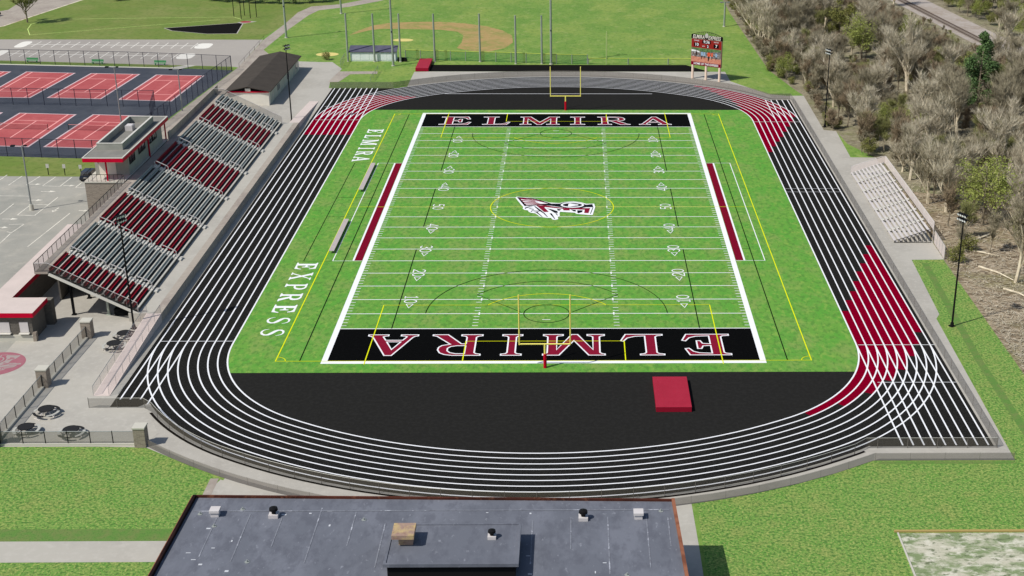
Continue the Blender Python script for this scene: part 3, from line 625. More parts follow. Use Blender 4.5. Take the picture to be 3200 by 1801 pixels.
# far lot markings
b = MB()
def blob(cx, cy, rx, ry, ang):
    b.filled([(cx+rx*math.copysign(abs(math.cos(t))**.6, math.cos(t))*math.cos(ang)-ry*math.copysign(abs(math.sin(t))**.6, math.sin(t))*math.sin(ang), cy+rx*math.copysign(abs(math.cos(t))**.6, math.cos(t))*math.sin(ang)+ry*math.copysign(abs(math.sin(t))**.6, math.sin(t))*math.cos(ang)) for t in [2*pi*i/24 for i in range(24)]], .014)
for (x0, y0, x1, y1), n in (((-121,117.4,-82.2,115.9),17), ((-122.2,107.5,-83.6,105),17)):
    b.ribbon([(x0,y0),(x1,y1)], .3, .014)
    for i in range(n):
        x = x0+1.6+(x1-x0-2.5)*i/(n-1); y = y0+(y1-y0)*i/(n-1)
        b.ribbon([(x-.05,y-3.1),(x+.05,y+3.1)], .2, .020)
blob(-122.3,117.3,1.3,3.4,0); blob(-81.0,115.8,1.8,2.9,0); blob(-124.0,107.6,1.3,3.4,0); blob(-82.2,105,1.8,2.9,0)
struct(b, 'far_lot_markings', mat('old_white_paint', [rgb(228,226,222)], rough=.8))
# near lot markings
b = MB(); Zp = .014
for a, c in (((-87.5,13.8),(-87.4,16.4)), ((-85.1,10.9),(-84.8,15.8)), ((-82.4,11),(-81.9,15.6)), ((-79.7,10.7),(-79.3,15.4)), ((-76.9,10.3),(-76.7,15.2)), ((-74.3,9.8),(-74.0,15)), ((-79.7,10.6),(-76.9,10.3)), ((-74.3,9.8),(-70.5,9.6)), ((-84.5,5.6),(-79.8,5.4)), ((-80.9,-3.3),(-80.8,1.7)), ((-83.5,-3.3),(-83.4,1.7)), ((-76.2,-11.6),(-75.8,-7.7)), ((-76.1,-15.8),(-76.2,-11.8)), ((-78.3,-3.6),(-75.8,-3.8)), ((-78.3,-3.6),(-78.1,1.3)), ((-75.7,-3.8),(-75.3,4.8)), ((-78.1,1.35),(-75.6,1.3)), ((-76.3,-15.6),(-79,-15.2)), ((-77,-10.9),(-76.3,-11.4)), ((-71.8,-17.2),(-70.9,-2.8)), ((-77.9,-7.8),(-75.9,-7.6))):
    b.ribbon([a, c], .16, Zp+random.Random(a[0]).random()*.01)
for x, y, dx in ((-81,11.4,1),(-75.5,10.7,1),(-77.6,7.7,1.3),(-78,3.4,1.3),(-69.2,-1.6,.8),(-78.5,-5.4,1.3),(-78.3,-9.1,1)):
    b.ribbon([(x-dx,y),(x,y)], .22, .026); b.filled([(x,y-.45),(x+dx*.8,y),(x,y+.45)], .026)
b.ribbon([(-73.4,-.2),(-73.6,-1.6)], .22, .026); b.filled([(-74,-1.5),(-73.6,-2.4),(-73.1,-1.5)], .026)
struct(b, 'parking_markings', mat('parking_white_paint', [rgb(226,224,216), rgb(190,188,182)], [(1.2,.45,.62,.8)], rough=.85))
# baseball infield, mound, discus area
b = MB()
sk = [(-50,128),(-48.5,134),(-46,140),(-42,143.6),(-36,144.8),(-30,144.8),(-24,143),(-18,139),(-14,134),(-11.5,128),(-11,120),(-12.5,114),(-16,110),(-20,110.5),(-23.5,114),(-22.8,120),(-23.0,128),(-24.8,132.5),(-29,134.8),(-36,135.6),(-43,136),(-46,134)]
b.filled(sk[::-1] if not ccw(sk) else sk, .010); struct(b, 'infield_dirt', M['dirt'])
b = MB(); b.filled([(-36.6+2.4*math.cos(t), 122.6+1.6*math.sin(t)) for t in [2*pi*i/20 for i in range(20)]], .016); b.filled([(-51.5+2.5*math.cos(t), 107+2*math.sin(t)) for t in [2*pi*i/20 for i in range(20)]], .016); struct(b, 'pitching_mound', M['sand'])
b = MB(); P = [(-95.6,136.4),(-79.1,143.1),(-78.0,142.1),(-76.7,129.9),(-83.7,129.5),(-92.9,133.2)]; b.filled(P[::-1] if not ccw(P) else P, .016); struct(b, 'throwing_sector', M['blackbox'])
b = MB(); b.ribbon(P, .25, .022, closed=True); P2 = [(-79.8,143.6),(-77.9,145.7),(-75.2,144.9),(-77.6,142.4)]; b.filled(P2 if ccw(P2) else P2[::-1], .012); struct(b, 'throwing_kerb', M['conc'])
b = MB(); b.filled([(-77.8+1.35*math.cos(t), 144.3+1.0*math.sin(t)) for t in [2*pi*i/24 for i in range(24)]], .022); struct(b, 'throwing_circle', M['redmat'])
b = MB(); b.ribbon([(-79.6,147.6),(-82.3,150.9),(-127.9,147.3),(-129.2,141),(-127.8,135.0),(-124.8,128.1),(-84.7,147.2)], .16, .012); struct(b, 'sector_lines', mat('pale_green_paint', [rgb(206,232,140)]))
b = MB(); P = [(-27.4,90.3),(31.8,90.3),(29.8,92.8),(27.2,96.6),(-27.6,96.6)]; b.filled(P, .018); struct(b, 'jump_runway', M['blackbox'])
# rubble lot in the bottom right corner
b = MB(); b.filled([(32.1,-91.3),(31.9,-99),(31.5,-125),(90,-125),(90,-91.2)][::-1] if not ccw([(32.1,-91.3),(31.9,-99),(31.5,-125),(90,-125),(90,-91.2)]) else [(32.1,-91.3),(31.9,-99),(31.5,-125),(90,-125),(90,-91.2)], .012); struct(b, 'rubble_lot', M['rubble'])
b = MB(); b.box(31.8,-91.2,0,90,-90.95,.16); tag(b.build('timber_edging', M['wood']), 'long weathered timber edging board along the rubble lot', 'edging')
b = MB(); b.box(32.0,-125,0,32.14,-91.3,.09); tag(b.build('lot_kerb', M['cap']), 'pale kerb down the left edge of the rubble lot', 'kerb')
# ================================================================== THINGS
# ---- home grandstand
NR = 13; DX = .76; DZ = .39; XF = -48.9; ZF = 1.5; YA, YB = -43.1, 43.4
gs = empty('grandstand', 'long main grandstand with maroon and grey seat blocks beside the track', 'grandstand', (-53.5, YA, 0))
aisles = [-36.3,-25.1,-12.5,.4,13.3,25.9,37.1]; AW = .7
edges = [YA]+[v for a in aisles for v in (a-AW, a+AW)]+[YB]
rowx = lambda k: XF-DX*k
rowz = lambda k: ZF+DZ*k
for s in range(8):
    y0, y1 = edges[2*s], edges[2*s+1]; red = s in (0,2,4,6)
    b = MB()
    for k in range(NR):
        x, z = rowx(k), rowz(k)
        b.box(x-DX+.02, y0, z-.05, x-.272, y1, z); b.box(x-.03, y0, z-DZ+.002, x-.002, y1, z-.052)
    sec = put(b, 'seating_section', M['deckshade'], gs)
    b = MB()
    for k in range(NR):
        x, z = rowx(k), rowz(k); b.box(x-.27, y0, z-.05, x, y1, z+.04)
    o = b.build('tread_nosing', M['nosing']); o.parent = sec; o.location = tuple(-c for c in gs.location)
    for k in range(NR):
        x, z = rowx(k), rowz(k); b = MB()
        b.box(x-.74, y0+.05, z+.26, x-.44, y1-.05, z+.32)
        b.poly([(x-.66,y0+.05,z+.34),(x-.72,y0+.05,z+.52),(x-.72,y1-.05,z+.52),(x-.66,y1-.05,z+.34)]); b.poly([(x-.70,y0+.05,z+.34),(x-.76,y0+.05,z+.52),(x-.76,y1-.05,z+.52),(x-.70,y1-.05,z+.34)][::-1])
        b.poly([(x-.72,y0+.05,z+.52),(x-.76,y0+.05,z+.52),(x-.76,y1-.05,z+.52),(x-.72,y1-.05,z+.52)])
        yy = y0+.6
        while yy < y1:
            b.box(x-.62, yy-.03, z+.001, x-.56, yy+.03, z+.26); b.box(x-.75, yy-.03, z+.2, x-.70, yy+.03, z+.4); yy += 1.8
        o = b.build('bench', M['seatred' if red else 'seatgrey']); o.parent = sec; o.location = tuple(-c for c in gs.location)
    sec['label'] = 'maroon seating block' if red else 'grey seating block'
for i, a in enumerate(aisles):
    b = MB()
    for k in range(NR):
        x, z = rowx(k), rowz(k)
        b.box(x-DX+.02, a-AW+.02, z-.06, x+.01, a+AW-.02, z+.004); b.box(x-.34, a-.5, z+.006, x-.01+.0, a+.5, z-.0+.02)
        b.box(x-DX+.02, a-.55, z+.005, x-DX+.36, a+.55, z+DZ/2)
    b.box(XF+.03, a-.6, 1.1, XF+.5, a+.6, 1.32)
    st = put(b, 'aisle_stairs', M['alubright'], gs)
    for k0 in (0, 4, 7, 10):
        b = MB(); k1 = k0+2
        p = [(rowx(k0)-.1, a-.3, rowz(k0)+.02), (rowx(k0)-.1, a-.3, rowz(k0)+.85), (rowx(k0)-.25, a-.3, rowz(k0)+1.0), (rowx(k1)-.3, a-.3, rowz(k1)+1.0), (rowx(k1)-.45, a-.3, rowz(k1)+.85), (rowx(k1)-.45, a-.3, rowz(k1)+.02)]
        b.tube(p, .055, 5)
        o = b.build('handrail', M['aluwhite']); o.parent = st; o.location = tuple(-c for c in gs.location)
# rear walkway, parapet, rails
xr = rowx(NR); zr = 6.4
b = MB(); b.box(-60.4, YA-.3, zr-.25, xr, YB+3, zr); b.box(xr-.05,YA-.3,rowz(NR-1)-.02,xr+.02,YB,zr-.002); put(b, 'rear_walkway', M['concold'], gs)
b = MB(); b.box(-60.62, 14.9, 0, -60.42, YB+3.2, 7.5); put(b, 'rear_wall', M['concold'], gs)
b = MB(); b.box(-60.62, -36.5, 0, -60.42, -8.2, 6.1); put(b, 'rear_block_wall', M['block'], gs)
b = MB(); b.tube([(-60.35,-43.35,7.5),(-60.35,-8.4,7.5)], .04, 5)
for i in range(24): yy = -43.35+i*1.52; b.tube([(-60.35,yy,6.4),(-60.35,yy,7.5)], .035, 4)
put(b, 'rear_railing', M['steelblack'], gs)
b = MB(); b.poly([(-60.36,-43.3,6.45),(-60.36,-8.4,6.45),(-60.36,-8.4,7.45),(-60.36,-43.3,7.45)]); put(b, 'rear_mesh_panel', M['mesh_pale'], gs)
def side_rail(y, nm, mm):
    xa, za, xb, zb = XF+.1, 1.3, xr, 6.4
    b = MB(); b.bar((xa,y,za-.35),(xb,y,zb-.3),.14,.32); put(b, nm+'stringer', M['alubright'], gs)
    b = MB(); b.tube([(-60.35,y,7.5),(xb,y,7.5),(xa,y,za+1.15),(xa,y,za)], .035, 5)
    for i in range(9): t = i/8; b.tube([(xb+(xa-xb)*t,y,zb+(za-zb)*t),(xb+(xa-xb)*t,y,zb+(za-zb)*t+1.1)], .014, 4)
    b.tube([(-60.35,y,6.4),(-60.35,y,7.5)], .04, 4); put(b, nm+'railing', M['aluwhite'], gs)
    b = MB(); b.poly([(xa,y-.01,za),(xb,y-.01,zb),(xb,y-.01,zb+1.1),(xa,y-.01,za+1.1)]); b.poly([(xb,y-.01,zb),(-60.35,y-.01,zb),(-60.35,y-.01,zb+1.1),(xb,y-.01,zb+1.1)])
    put(b, nm+'mesh_panel', M[mm], gs)
side_rail(YA-.22, 'side_', 'mesh_black'); side_rail(YB+.22, 'end_', 'mesh_grey')
for x, y in ((-57.3,-41.2),(-57.2,-35.9),(-53.1,-41.2),(-57.2,-30),(-53.1,-35.9),(-57.2,-24),(-53.1,-30)):
    b = MB(); zt = 1.0+(XF-x)/DX*DZ; b.box(x-.13,y-.13,0,x+.13,y+.13,zt); b.box(x-.25,y-.25,0,x+.25,y+.25,.12)
    put(b, 'column', M['steelblack'] if x < -55 else M['panelgreen'], gs)
b = MB(); b.box(-52.3,-41.6,0,-49.4,YB,.9); put(b, 'understand_wall', M['dark'], gs)  # near-black colour paints the shade of the low space under the stand
# front walkway and wall
b = MB(); b.box(-50.0,YA-.3,.0,-47.0,YB+1.2,1.10); put(b, 'front_walkway', M['conc2'], gs)
b = MB(); b.box(-47.0,YA-.3,0,-46.05,YB+1.2,1.10+.003); put(b, 'front_parapet', M['concold'], gs)
# ramps down at both ends
M['mesh_net3'] = mesh_mat('clear_mesh', rgb(225,205,205), .24)
def ramp(name, y0, y1, label, mesh=True):
    g = -1 if y1 < y0 else 1
    r = empty(name, label, 'ramp', (-47, y0, 0)); b = MB()
    P = [(-47.8,y0),(-46.05,y0),(-46.05,y1),(-47.8,y1)]; H = [1.1,1.1,.03,.03]
    if g > 0: pass
    if not ccw(P): P = P[::-1]; H = H[::-1]
    b.prism(P, 0, H); put(b, 'ramp_slab', M['roofwhite'], r)
    for x, mm in ((-47.75,'mesh_net3'),(-46.1,'mesh_net3')):
        if not mesh: continue
        b = MB(); b.poly([(x,y0,1.15),(x,y1,.08),(x,y1,1.15),(x,y0,2.2)]); put(b, 'mesh_panel', M[mm], r)
        b = MB(); b.tube([(x,y0,2.2),(x,y1,1.15)], .03, 4)
        for i in range(9): t = i/8; yy = y0+(y1-y0)*t; z = 1.1*(1-t)+.04; b.tube([(x,yy,z),(x,yy,z+1.08)], .018, 4)
        put(b, 'railing', M['steelgrey'], r)
    return r
ramp('access_ramp', YA-.32, -63.5, 'pale concrete ramp with clear mesh rails descending to the plaza by the track')
ramp('access_ramp', YB+1.22, 64.5, 'concrete ramp descending from the far end of the grandstand by the track', False)

# ---- press box
pb = empty('press_box', 'two storey press box with red fascia canopy above the grandstand', 'press box', (-62.8, -8, 0))
b = MB(); b.box(-66.2,-7.9,0,-60.66,14.6,6.3); put(b, 'tower_base', M['stone'], pb)
b = MB(); b.box(-66.3,-8.0,6.302,-60.6,14.7,6.46); put(b, 'deck', M['cap'], pb)
b = MB(); b.box(-65.6,-4.6,6.47,-60.75,12.4,9.395); put(b, 'wall', M['wallgrey'], pb)
b = MB(); b.box(-65.0,-4.69,6.47,-62.6,-4.602,8.6); put(b, 'door', M['cream'], pb)
b = MB(); b.box(-66.0,-8.2,9.4,-60.3,14.9,9.64+.36); o = put(b, 'canopy', M['redmetal'], pb)
b = MB(); b.box(-65.85,-8.05,9.985,-60.46,14.75,10.01); b2 = b; c_ = b.build('canopy_deck', M['roofgrey']); c_.parent = o; c_.location = (62.8, 8, 0)
b = MB()
for q in ((-66.02,-8.22,-65.85,14.92),(-60.46,-8.22,-60.28,14.92),(-65.85,-8.22,-60.46,-8.05),(-65.85,14.75,-60.46,14.92)): b.box(q[0],q[1],9.96,q[2],q[3],10.07)
c_ = b.build('canopy_trim', M['alubright']); c_.parent = o; c_.location = (62.8, 8, 0)
b = MB(); x0,x1,y0,y1 = -65.2,-61.5,-4.0,11.4; t = .22
for q in ((x0,y0,x0+t,y1),(x1-t,y0,x1,y1),(x0+t,y0,x1-t,y0+t),(x0+t,y1-t,x1-t,y1)): b.box(q[0],q[1],10.012,q[2],q[3],10.95)
put(b, 'roof_parapet', M['wallgrey'], pb)
b = MB()
for q in ((x0-.04,y0-.04,x0+t+.04,y1+.04),(x1-t-.04,y0-.04,x1+.04,y1+.04),(x0+t+.04,y0-.04,x1-t-.04,y0+t+.04),(x0+t+.04,y1-t-.04,x1-t-.04,y1+.04)): b.box(q[0],q[1],10.952,q[2],q[3],11.0)
put(b, 'parapet_cap', M['alubright'], pb)
b = MB(); b.box(-64.3,6.3,10.015,-63.2,7.7,10.75); b.box(-64.2,6.4,10.752,-63.3,7.6,10.82); put(b, 'air_handler', M['aluwhite'], pb)
for y0, y1, z0, z1 in ((-4.2,-1.6,7.9,9.2),(.3,3.6,8.1,9.2),(5.4,7.2,8.1,9.2),(7.5,9.4,8.1,9.2)):
    b = MB(); b.box(-60.75+.001,y0,z0,-60.66,y1,z0+.1); b.box(-60.749,y0,z1-.1,-60.66,y1,z1); b.box(-60.749,y0,z0+.1,-60.66,y0+.1,z1-.1); b.box(-60.749,y1-.1,z0+.1,-60.66,y1,z1-.1); b.box(-60.749,(y0+y1)/2-.04,z0+.1,-60.67,(y0+y1)/2+.04,z1-.1)
    wn = put(b, 'window', M['steelblack'], pb)
    b = MB(); b.poly([(-60.72,y0+.05,z0+.05),(-60.72,y1-.05,z0+.05),(-60.72,y1-.05,z1-.05),(-60.72,y0+.05,z1-.05)]); c_ = b.build('pane', M['glass']); c_.parent = wn; c_.location = (62.8, 8, 0)
for x, y in ((-63.0,-7.5),(-60.62,5.0),(-60.8,14.4)):
    b = MB(); b.box(x-.09,y-.09,6.3 if x < -61 or y > 6 else 6.3,x+.09,y+.09,9.395); put(b, 'post', M['redmetal'], pb)
b = MB()
for x in [-66.2+i*.6 for i in range(10)]: b.box(x-.02,-7.95,6.46,x+.02,-7.91,7.5)
b.box(-66.2,-7.96,7.48,-60.7,-7.9,7.54)
for y in [-7.9+i*.6 for i in range(6)]: b.box(-66.22,y-.02,6.46,-66.18,y+.02,7.5)
b.box(-66.23,-7.9,7.48,-66.17,-4.7,7.54); put(b, 'deck_railing', M['steelblack'], pb)

# ---- concession building wrapping behind the near end of the stand
cb = empty('concession_building', 'block concession building with pale flat roof and red fascia behind the grandstand', 'building', (-63, -47, 0))
b = MB(); b.box(-74,-48.9,0,-59.3,-44.9,3.2); b.box(-65.2,-44.9,0,-63.3,-18.3,3.2); b.box(-60.3,-44.3,0,-58.6,-43.4,3.2); put(b, 'wall', M['block'], cb)
b = MB(); P = [(-75,-49.3),(-58.9,-49.3),(-58.9,-44.5),(-63.0,-44.5),(-63.0,-18.1),(-65.5,-18.1),(-65.5,-44.5),(-75,-44.5)]
b.filled(P, 3.61); b.filled(P, 3.2) ; rf = put(b, 'roof', M['roofwhite'], cb)
b = MB(); PP = P
for i in range(len(PP)):
    a, c = PP[i], PP[(i+1) % len(PP)]; red_ = True
    b.poly([(a[0],a[1],3.05),(c[0],c[1],3.05),(c[0],c[1],3.612),(a[0],a[1],3.612)])
b.mesh
o = put(b, 'fascia', M['redmetal'], cb)
for x0, x1 in ((-60.75,-59.75),(-63.4,-61.9),(-66,-64.5),(-69,-67.5)):
    b = MB(); b.box(x0,-48.96,1.05,x1,-48.903,2.35); wn = put(b, 'serving_window', M['aluwhite'], cb)
    b = MB(); b.box(x0-.1,-49.35,.93,x1+.1,-48.905,1.02); c_ = b.build('counter', M['alubright']); c_.parent = wn; c_.location = (63, 47, 0)
b = MB(); b.box(-75,-49.12,0,-59.0,-48.91,.75); put(b, 'stone_plinth', M['cap'], cb)
b = MB(); b.box(-59.3+.002,-49.2,0,-58.9,-48.7,1.1); put(b, 'corner_pier', M['stone'], cb)

# ---- toilet block with dark gable roof
rb = empty('restroom_building', 'cream building with charcoal gable roof beyond the grandstand', 'building', (-58.7, 76, 0))
b = MB(); x0,x1,y0,y1 = -62.6,-54.85,61.4,91.6
b.box(x0,y0,0,x1,y1,2.75); wl = put(b, 'wall', M['cream'], rb)
for yy_ in (y0+.05, y1-.25):
    b = MB(); b.prism([(x0,0),(x1,0),(-58.72,.78)], 0, .2); b.v = [(a, yy_+e, 2.752+c) for a, c, e in b.v]; put(b, 'gable', M['dark'], rb)
b = MB(); xe0,xe1,ye0,ye1,zr_,ze = -63.1,-54.35,60.9,92.6,3.75,2.8; xm = -58.72
for sx, xe in ((-1,xe0),(1,xe1)):
    v = [(xm,ye0,zr_),(xm,ye1,zr_),(xe,ye1,ze),(xe,ye0,ze)]
    u = [(p[0],p[1],p[2]-.14) for p in v]
    if sx > 0: v2, u2 = v[::-1], u
    else: v2, u2 = v, u[::-1]
    b.poly(v2); b.poly(u2)
    for i in range(4): j = (i+1) % 4; b.poly([v[i],v[j],u[j],u[i]])
put(b, 'roof', M['roofdark'], rb)
b = MB(); b.box(x0-.1,y0-.16,2.5,x1+.1,y0-.003,2.76); put(b, 'fascia', M['redmetal'], rb)
b = MB(); b.box(-59.2,y0-.2,2.765,-58.2,y0-.02,3.3); put(b, 'vent_louvre', M['cream'], rb)
yy = 62.6
i = 0
while yy < 90.5:
    b = MB(); b.box(x1+.002,yy,.1 if i % 2 else 0,x1+.07,yy+2.6,2.55)
    if i % 3 == 2:
        wn = put(b, 'window_bay', M['panelgreen'], rb)
        for q in (.3, 1.5):
            b = MB(); b.box(x1+.072,yy+q,1.0,x1+.09,yy+q+.85,2.1); c_ = b.build('pane', M['glass']); c_.parent = wn; c_.location = tuple(-c for c in rb.location)
    else: put(b, 'wall_panel', M['panelgreen'], rb)
    yy += 3.15; i += 1

# ---- school building in the foreground
sb = empty('school_building', 'flat roofed brick school building with slate grey roof in the foreground', 'building', (-8, -102, 0))
RP = [(-28.25,-95.1),(-29.0,-125),(12.6,-125),(11.75,-96.0)]
H = 6.2
b = MB(); IP = [(-28.1,-95.3),(-28.8,-124.8),(12.4,-124.8),(11.6,-96.2)]; b.prism(IP, 0, H-.02); put(b, 'wall', M['brick'], sb)
b = MB(); b.filled(IP, H); rf = put(b, 'roof', M['membrane'], sb)
b = MB()
def cop(a, c, w, h):
    a = Vector((*a, H+h/2-.03)); c = Vector((*c, H+h/2-.03)); b.bar(a, c, w, h)
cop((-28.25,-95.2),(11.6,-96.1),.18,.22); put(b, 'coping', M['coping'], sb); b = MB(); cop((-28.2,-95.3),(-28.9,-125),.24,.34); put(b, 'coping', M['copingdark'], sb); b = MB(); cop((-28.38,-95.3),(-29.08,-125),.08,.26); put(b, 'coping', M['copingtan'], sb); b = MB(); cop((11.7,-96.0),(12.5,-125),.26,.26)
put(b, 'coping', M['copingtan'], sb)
b = MB(); rr = random.Random(3)
for x in (-25.6,-23,-20.3,-17.3,-14.4,-11.8,.1,3.2,6.2,9.35,11.1):
    yb_ = -97.0-rr.random()*2.5; b.box(x-.05,yb_-rr.uniform(4,9),H+.003,x+.05,yb_,H+.022); b.box(x-.04,-124,H+.003,x+.04,yb_-10,H+.022)
for y in (-97.5,): b.box(-27.8,y-.05,H+.024,11.3,y+.05,H+.034)
o = b.build('roof_seams', M['seam']); o.parent = rf; o.location = tuple(-c for c in sb.location)
b = MB(); rr = random.Random(9)
for i in range(34):
    x, y = rr.uniform(-27,11), rr.uniform(-110,-97.5); a = rr.uniform(.08,.4)
    b.box(x,y,H+.004+i*.0004,x+a,y+rr.uniform(.06,.3),H+.012+i*.0004)
o = b.build('roof_patches', mat('pale_patch', [rgb(196,200,210)])); o.parent = rf; o.location = tuple(-c for c in sb.location)
# penthouse
b = MB(); px0,px1,py0,py1,pz = -10.8,-.75,-107.6,-101.9,7.6
b.box(px0+.2,py0+.2,H+.002,px1-.2,py1-.2,pz-.1); ph = put(b, 'penthouse', M['dark'], sb)
b = MB(); b.box(px0,py0,pz-.14,px1,py1,pz); c_ = b.build('penthouse_roof', M['membrane']); c_.parent = ph; c_.location = tuple(-c for c in sb.location)
b = MB()
for q in ((px0-.06,py0-.06,px0+.14,py1+.06),(px1-.14,py0-.06,px1+.06,py1+.06),(px0+.14,py0-.06,px1-.14,py0+.14),(px0+.14,py1-.14,px1-.14,py1+.06)): b.box(q[0],q[1],pz-.2,q[2],q[3],pz+.07)
c_ = b.build('penthouse_edging', M['membrane']); c_.parent = ph; c_.location = tuple(-c for c in sb.location)
b = MB(); b.box(-10.0,-104.9,pz+.002,-8.9,-103.9,pz+.8); b.box(-10.45,-105.4,pz+.8,-8.75,-103.55,pz+1.15)
ck = put(b, 'roof_cowl', mat('rusty_cowl', [rgb(160,136,126), rgb(190,170,124), rgb(144,116,106)], [(1.1,.45,.6,.9), (2.5,.5,.65,.7)], rough=.8), sb)
def vent_mush(x, y, z, sc=1):
    b = MB(); b.box(x-.38*sc,y-.38*sc,z+.002,x+.38*sc,y+.38*sc,z+.3*sc); v = put(b, 'roof_vent', M['aluwhite'], sb)
    b = MB(); b.tube([(x,y,z+.3*sc),(x,y,z+.55*sc),(x,y,z+.6*sc),(x,y,z+.8*sc),(x,y,z+.9*sc)], [.18*sc,.18*sc,.36*sc,.34*sc,.05*sc], 12)
    c_ = b.build('vent_cap', M['steelblack']); c_.parent = v; c_.location = tuple(-c for c in sb.location)
vent_mush(-21.0,-98.3,H); vent_mush(4.2,-98.9,H); vent_mush(-2.9,-103.9,pz,.85)
for x, y in ((-25.8,-98.1),(8.7,-98.7)):
    b = MB(); b.box(x-.32,y-.32,H+.002,x+.32,y+.32,H+.4); b.box(x-.4,y-.4,H+.4,x+.4,y+.4,H+.62); put(b, 'exhaust_hood', M['aluwhite'], sb)
for x, y in ((-25.5,-99.8),(-21.7,-105),(-27.1,-97.9),(10.6,-97.7),(-13.6,-98.9),(-23.8,-97.2),(7.5,-107)):
    b = MB(); b.cyl(x,y,H+.002,H+.03,.2,.2,14); b.cyl(x,y,H+.03,H+.2,.06,.06,8); put(b, 'roof_drain', M['seatgrey'], sb)

# ---- stadium light poles
def light_pole(name, label, loc, face, h=14.3, group=None, mt='steelblack', cols_=4, rows=2, rad=.125):
    r = empty(name, label, 'light pole', loc, face, group)
    b = MB(); b.tube([(0,0,0),(0,0,h)], [rad, rad*.6], 10); b.box(-.3,-.3,0,.3,.3,.1); b.cyl(0,0,.1,.5,.24,.2,10); part(b, 'pole', M[mt], r)
    b = MB()
    for j in range(rows): b.box(-cols_*.21,-.05,h-.2-.55*j,cols_*.21,.05,h-.1-.55*j)
    part(b, 'crossarm', M[mt], r)
    for j in range(rows):
        for i in range(cols_):
            x = (i-(cols_-1)/2)*.38; z = h-.15-.55*j; b = MB()
            b.tube([(x,.08,z),(x,.22,z-.04),(x,.42,z-.12)], [.09,.16,.18], 10, cap=False)
            b.tube([(x,.07,z),(x,.10,z)], [.09,.1], 10)
            lm = part(b, 'floodlight', M['steelblack'], r)
            b = MB(); b.tube([(x,.38,z-.10),(x,.40,z-.106)], [.165,.165], 12); c_ = b.build('lens', M['lampwhite']); c_.parent = lm
    return r
lp = light_pole('stadium_light_pole', 'black stadium light pole at the near end of the grandstand by the tables', (-48.8,-45.5,0), 0)
lp.rotation_euler = (0,0,R(-118)); index(lp)
G_ = 'black stadium light poles'
lp['group'] = G_
dup(lp, (-48.2,48.8,0), R(-118), 'black stadium light pole in front of the charcoal roof at the grandstand end', G_)
dup(lp, (48.6,-45.2,0), R(118), 'black stadium light pole on the grass right of the track near the maroon lanes', G_)
dup(lp, (48.6,45.7,0), R(118), 'black stadium light pole against the woods above the visitor bleachers', G_)

# ---- fences
def fence(name, label, pts, h, gap, post_m, panel_m, rail_m=None, rad=.04, base=0, mid=False, cat='fence', bottom=False, group=None):
    r = empty(name, label, cat, (pts[0][0], pts[0][1], base), 0, group)
    b = MB()
    for i in range(len(pts)-1):
        (x0,y0),(x1,y1) = pts[i][:2], pts[i+1][:2]; b.poly([(x0,y0,base+.03),(x1,y1,base+.03),(x1,y1,base+h-.03),(x0,y0,base+h-.03)])
    if panel_m: put(b, 'mesh_panel', M[panel_m], r)
    b = MB(); b.tube([(p[0],p[1],base+h) for p in pts], rad*.8, 5); put(b, 'top_rail', M[rail_m or post_m], r)
    if bottom: b = MB(); b.tube([(p[0],p[1],base+.08) for p in pts], rad*.8, 5); put(b, 'bottom_rail', M[rail_m or post_m], r)
    b = MB(); b.tube([(0,0,0),(0,0,h+.05)], rad, 6); me = b.mesh('post', M[post_m])
    L = [0]
    for i in range(len(pts)-1): L.append(L[-1]+math.dist(pts[i][:2], pts[i+1][:2]))
    n = max(1, min(95, round(L[-1]/gap)))
    for k in range(n+1):
        s = L[-1]*k/n; i = 0
        while i < len(pts)-2 and L[i+1] < s: i += 1
        t = (s-L[i])/(L[i+1]-L[i]); o = bpy.data.objects.new('post', me); col.objects.link(o); o.parent = r
        o.location = (pts[i][0]+(pts[i+1][0]-pts[i][0])*t-pts[0][0], pts[i][1]+(pts[i+1][1]-pts[i][1])*t-pts[0][1], 0)
    return r
M['fencepost'] = mat('fence_post_grey', [rgb(112,108,104)], rough=.7)
FO = 9.45
lf = [p for p in quarter(FO,-1,-1)[1:] if p[1] < -67.2]
rt = [p for p in quarter(FO,1,-1)[1:][::-1] if p[0] < 31.7]
fence('track_fence', 'low grey mesh fence curving along the near end of the track', [(-47.3,-66.3),(-41.6,-66.3)]+lf+rt[1:]+[(32.3,-75.6),(45.35,-75.6)], 1.15, 3.0, 'fencepost', 'mesh_dark', 'alu', rad=.03)
fence('track_fence', 'low grey mesh fence along the right hand straight of the track', [(45.4,-75.4),(45.4,66.0)], 1.15, 3.0, 'fencepost', 'mesh_grey', rad=.02)
rt = [p for p in quarter(FO,1,1)[1:] if p[1] > 66.3]; lf = [p for p in quarter(FO,-1,1)[1:][::-1] if p[1] > 75.6]
fence('track_fence', 'low grey mesh fence curving round the far end of the track', [(45.3,66.1),(41.4,66.1)]+rt+lf[1:]+[(-33,75.6),(-45.6,75.6)], 1.2, 3.0, 'fencepost', 'mesh_path', rad=.015)
oa = [(46.3,-78.15),(32.6,-78.15)]+[(58.95*math.cos(R(a)), -29+58.95*math.sin(R(a))) for a in range(-58, -90, -4)]
fence('path_fence', 'low mesh fence along the lower right edge of the concrete path', oa, .85, 3.4, 'fencepost', 'mesh_path', rad=.012)
oa = [(60.05*math.cos(R(a)), -29+60.05*math.sin(R(a))) for a in range(-94, -131, -3)]
fence('path_fence', 'low mesh fence between the near lawn and the curved path left of the school roof', oa, .85, 3.4, 'fencepost', 'mesh_path', rad=.012)
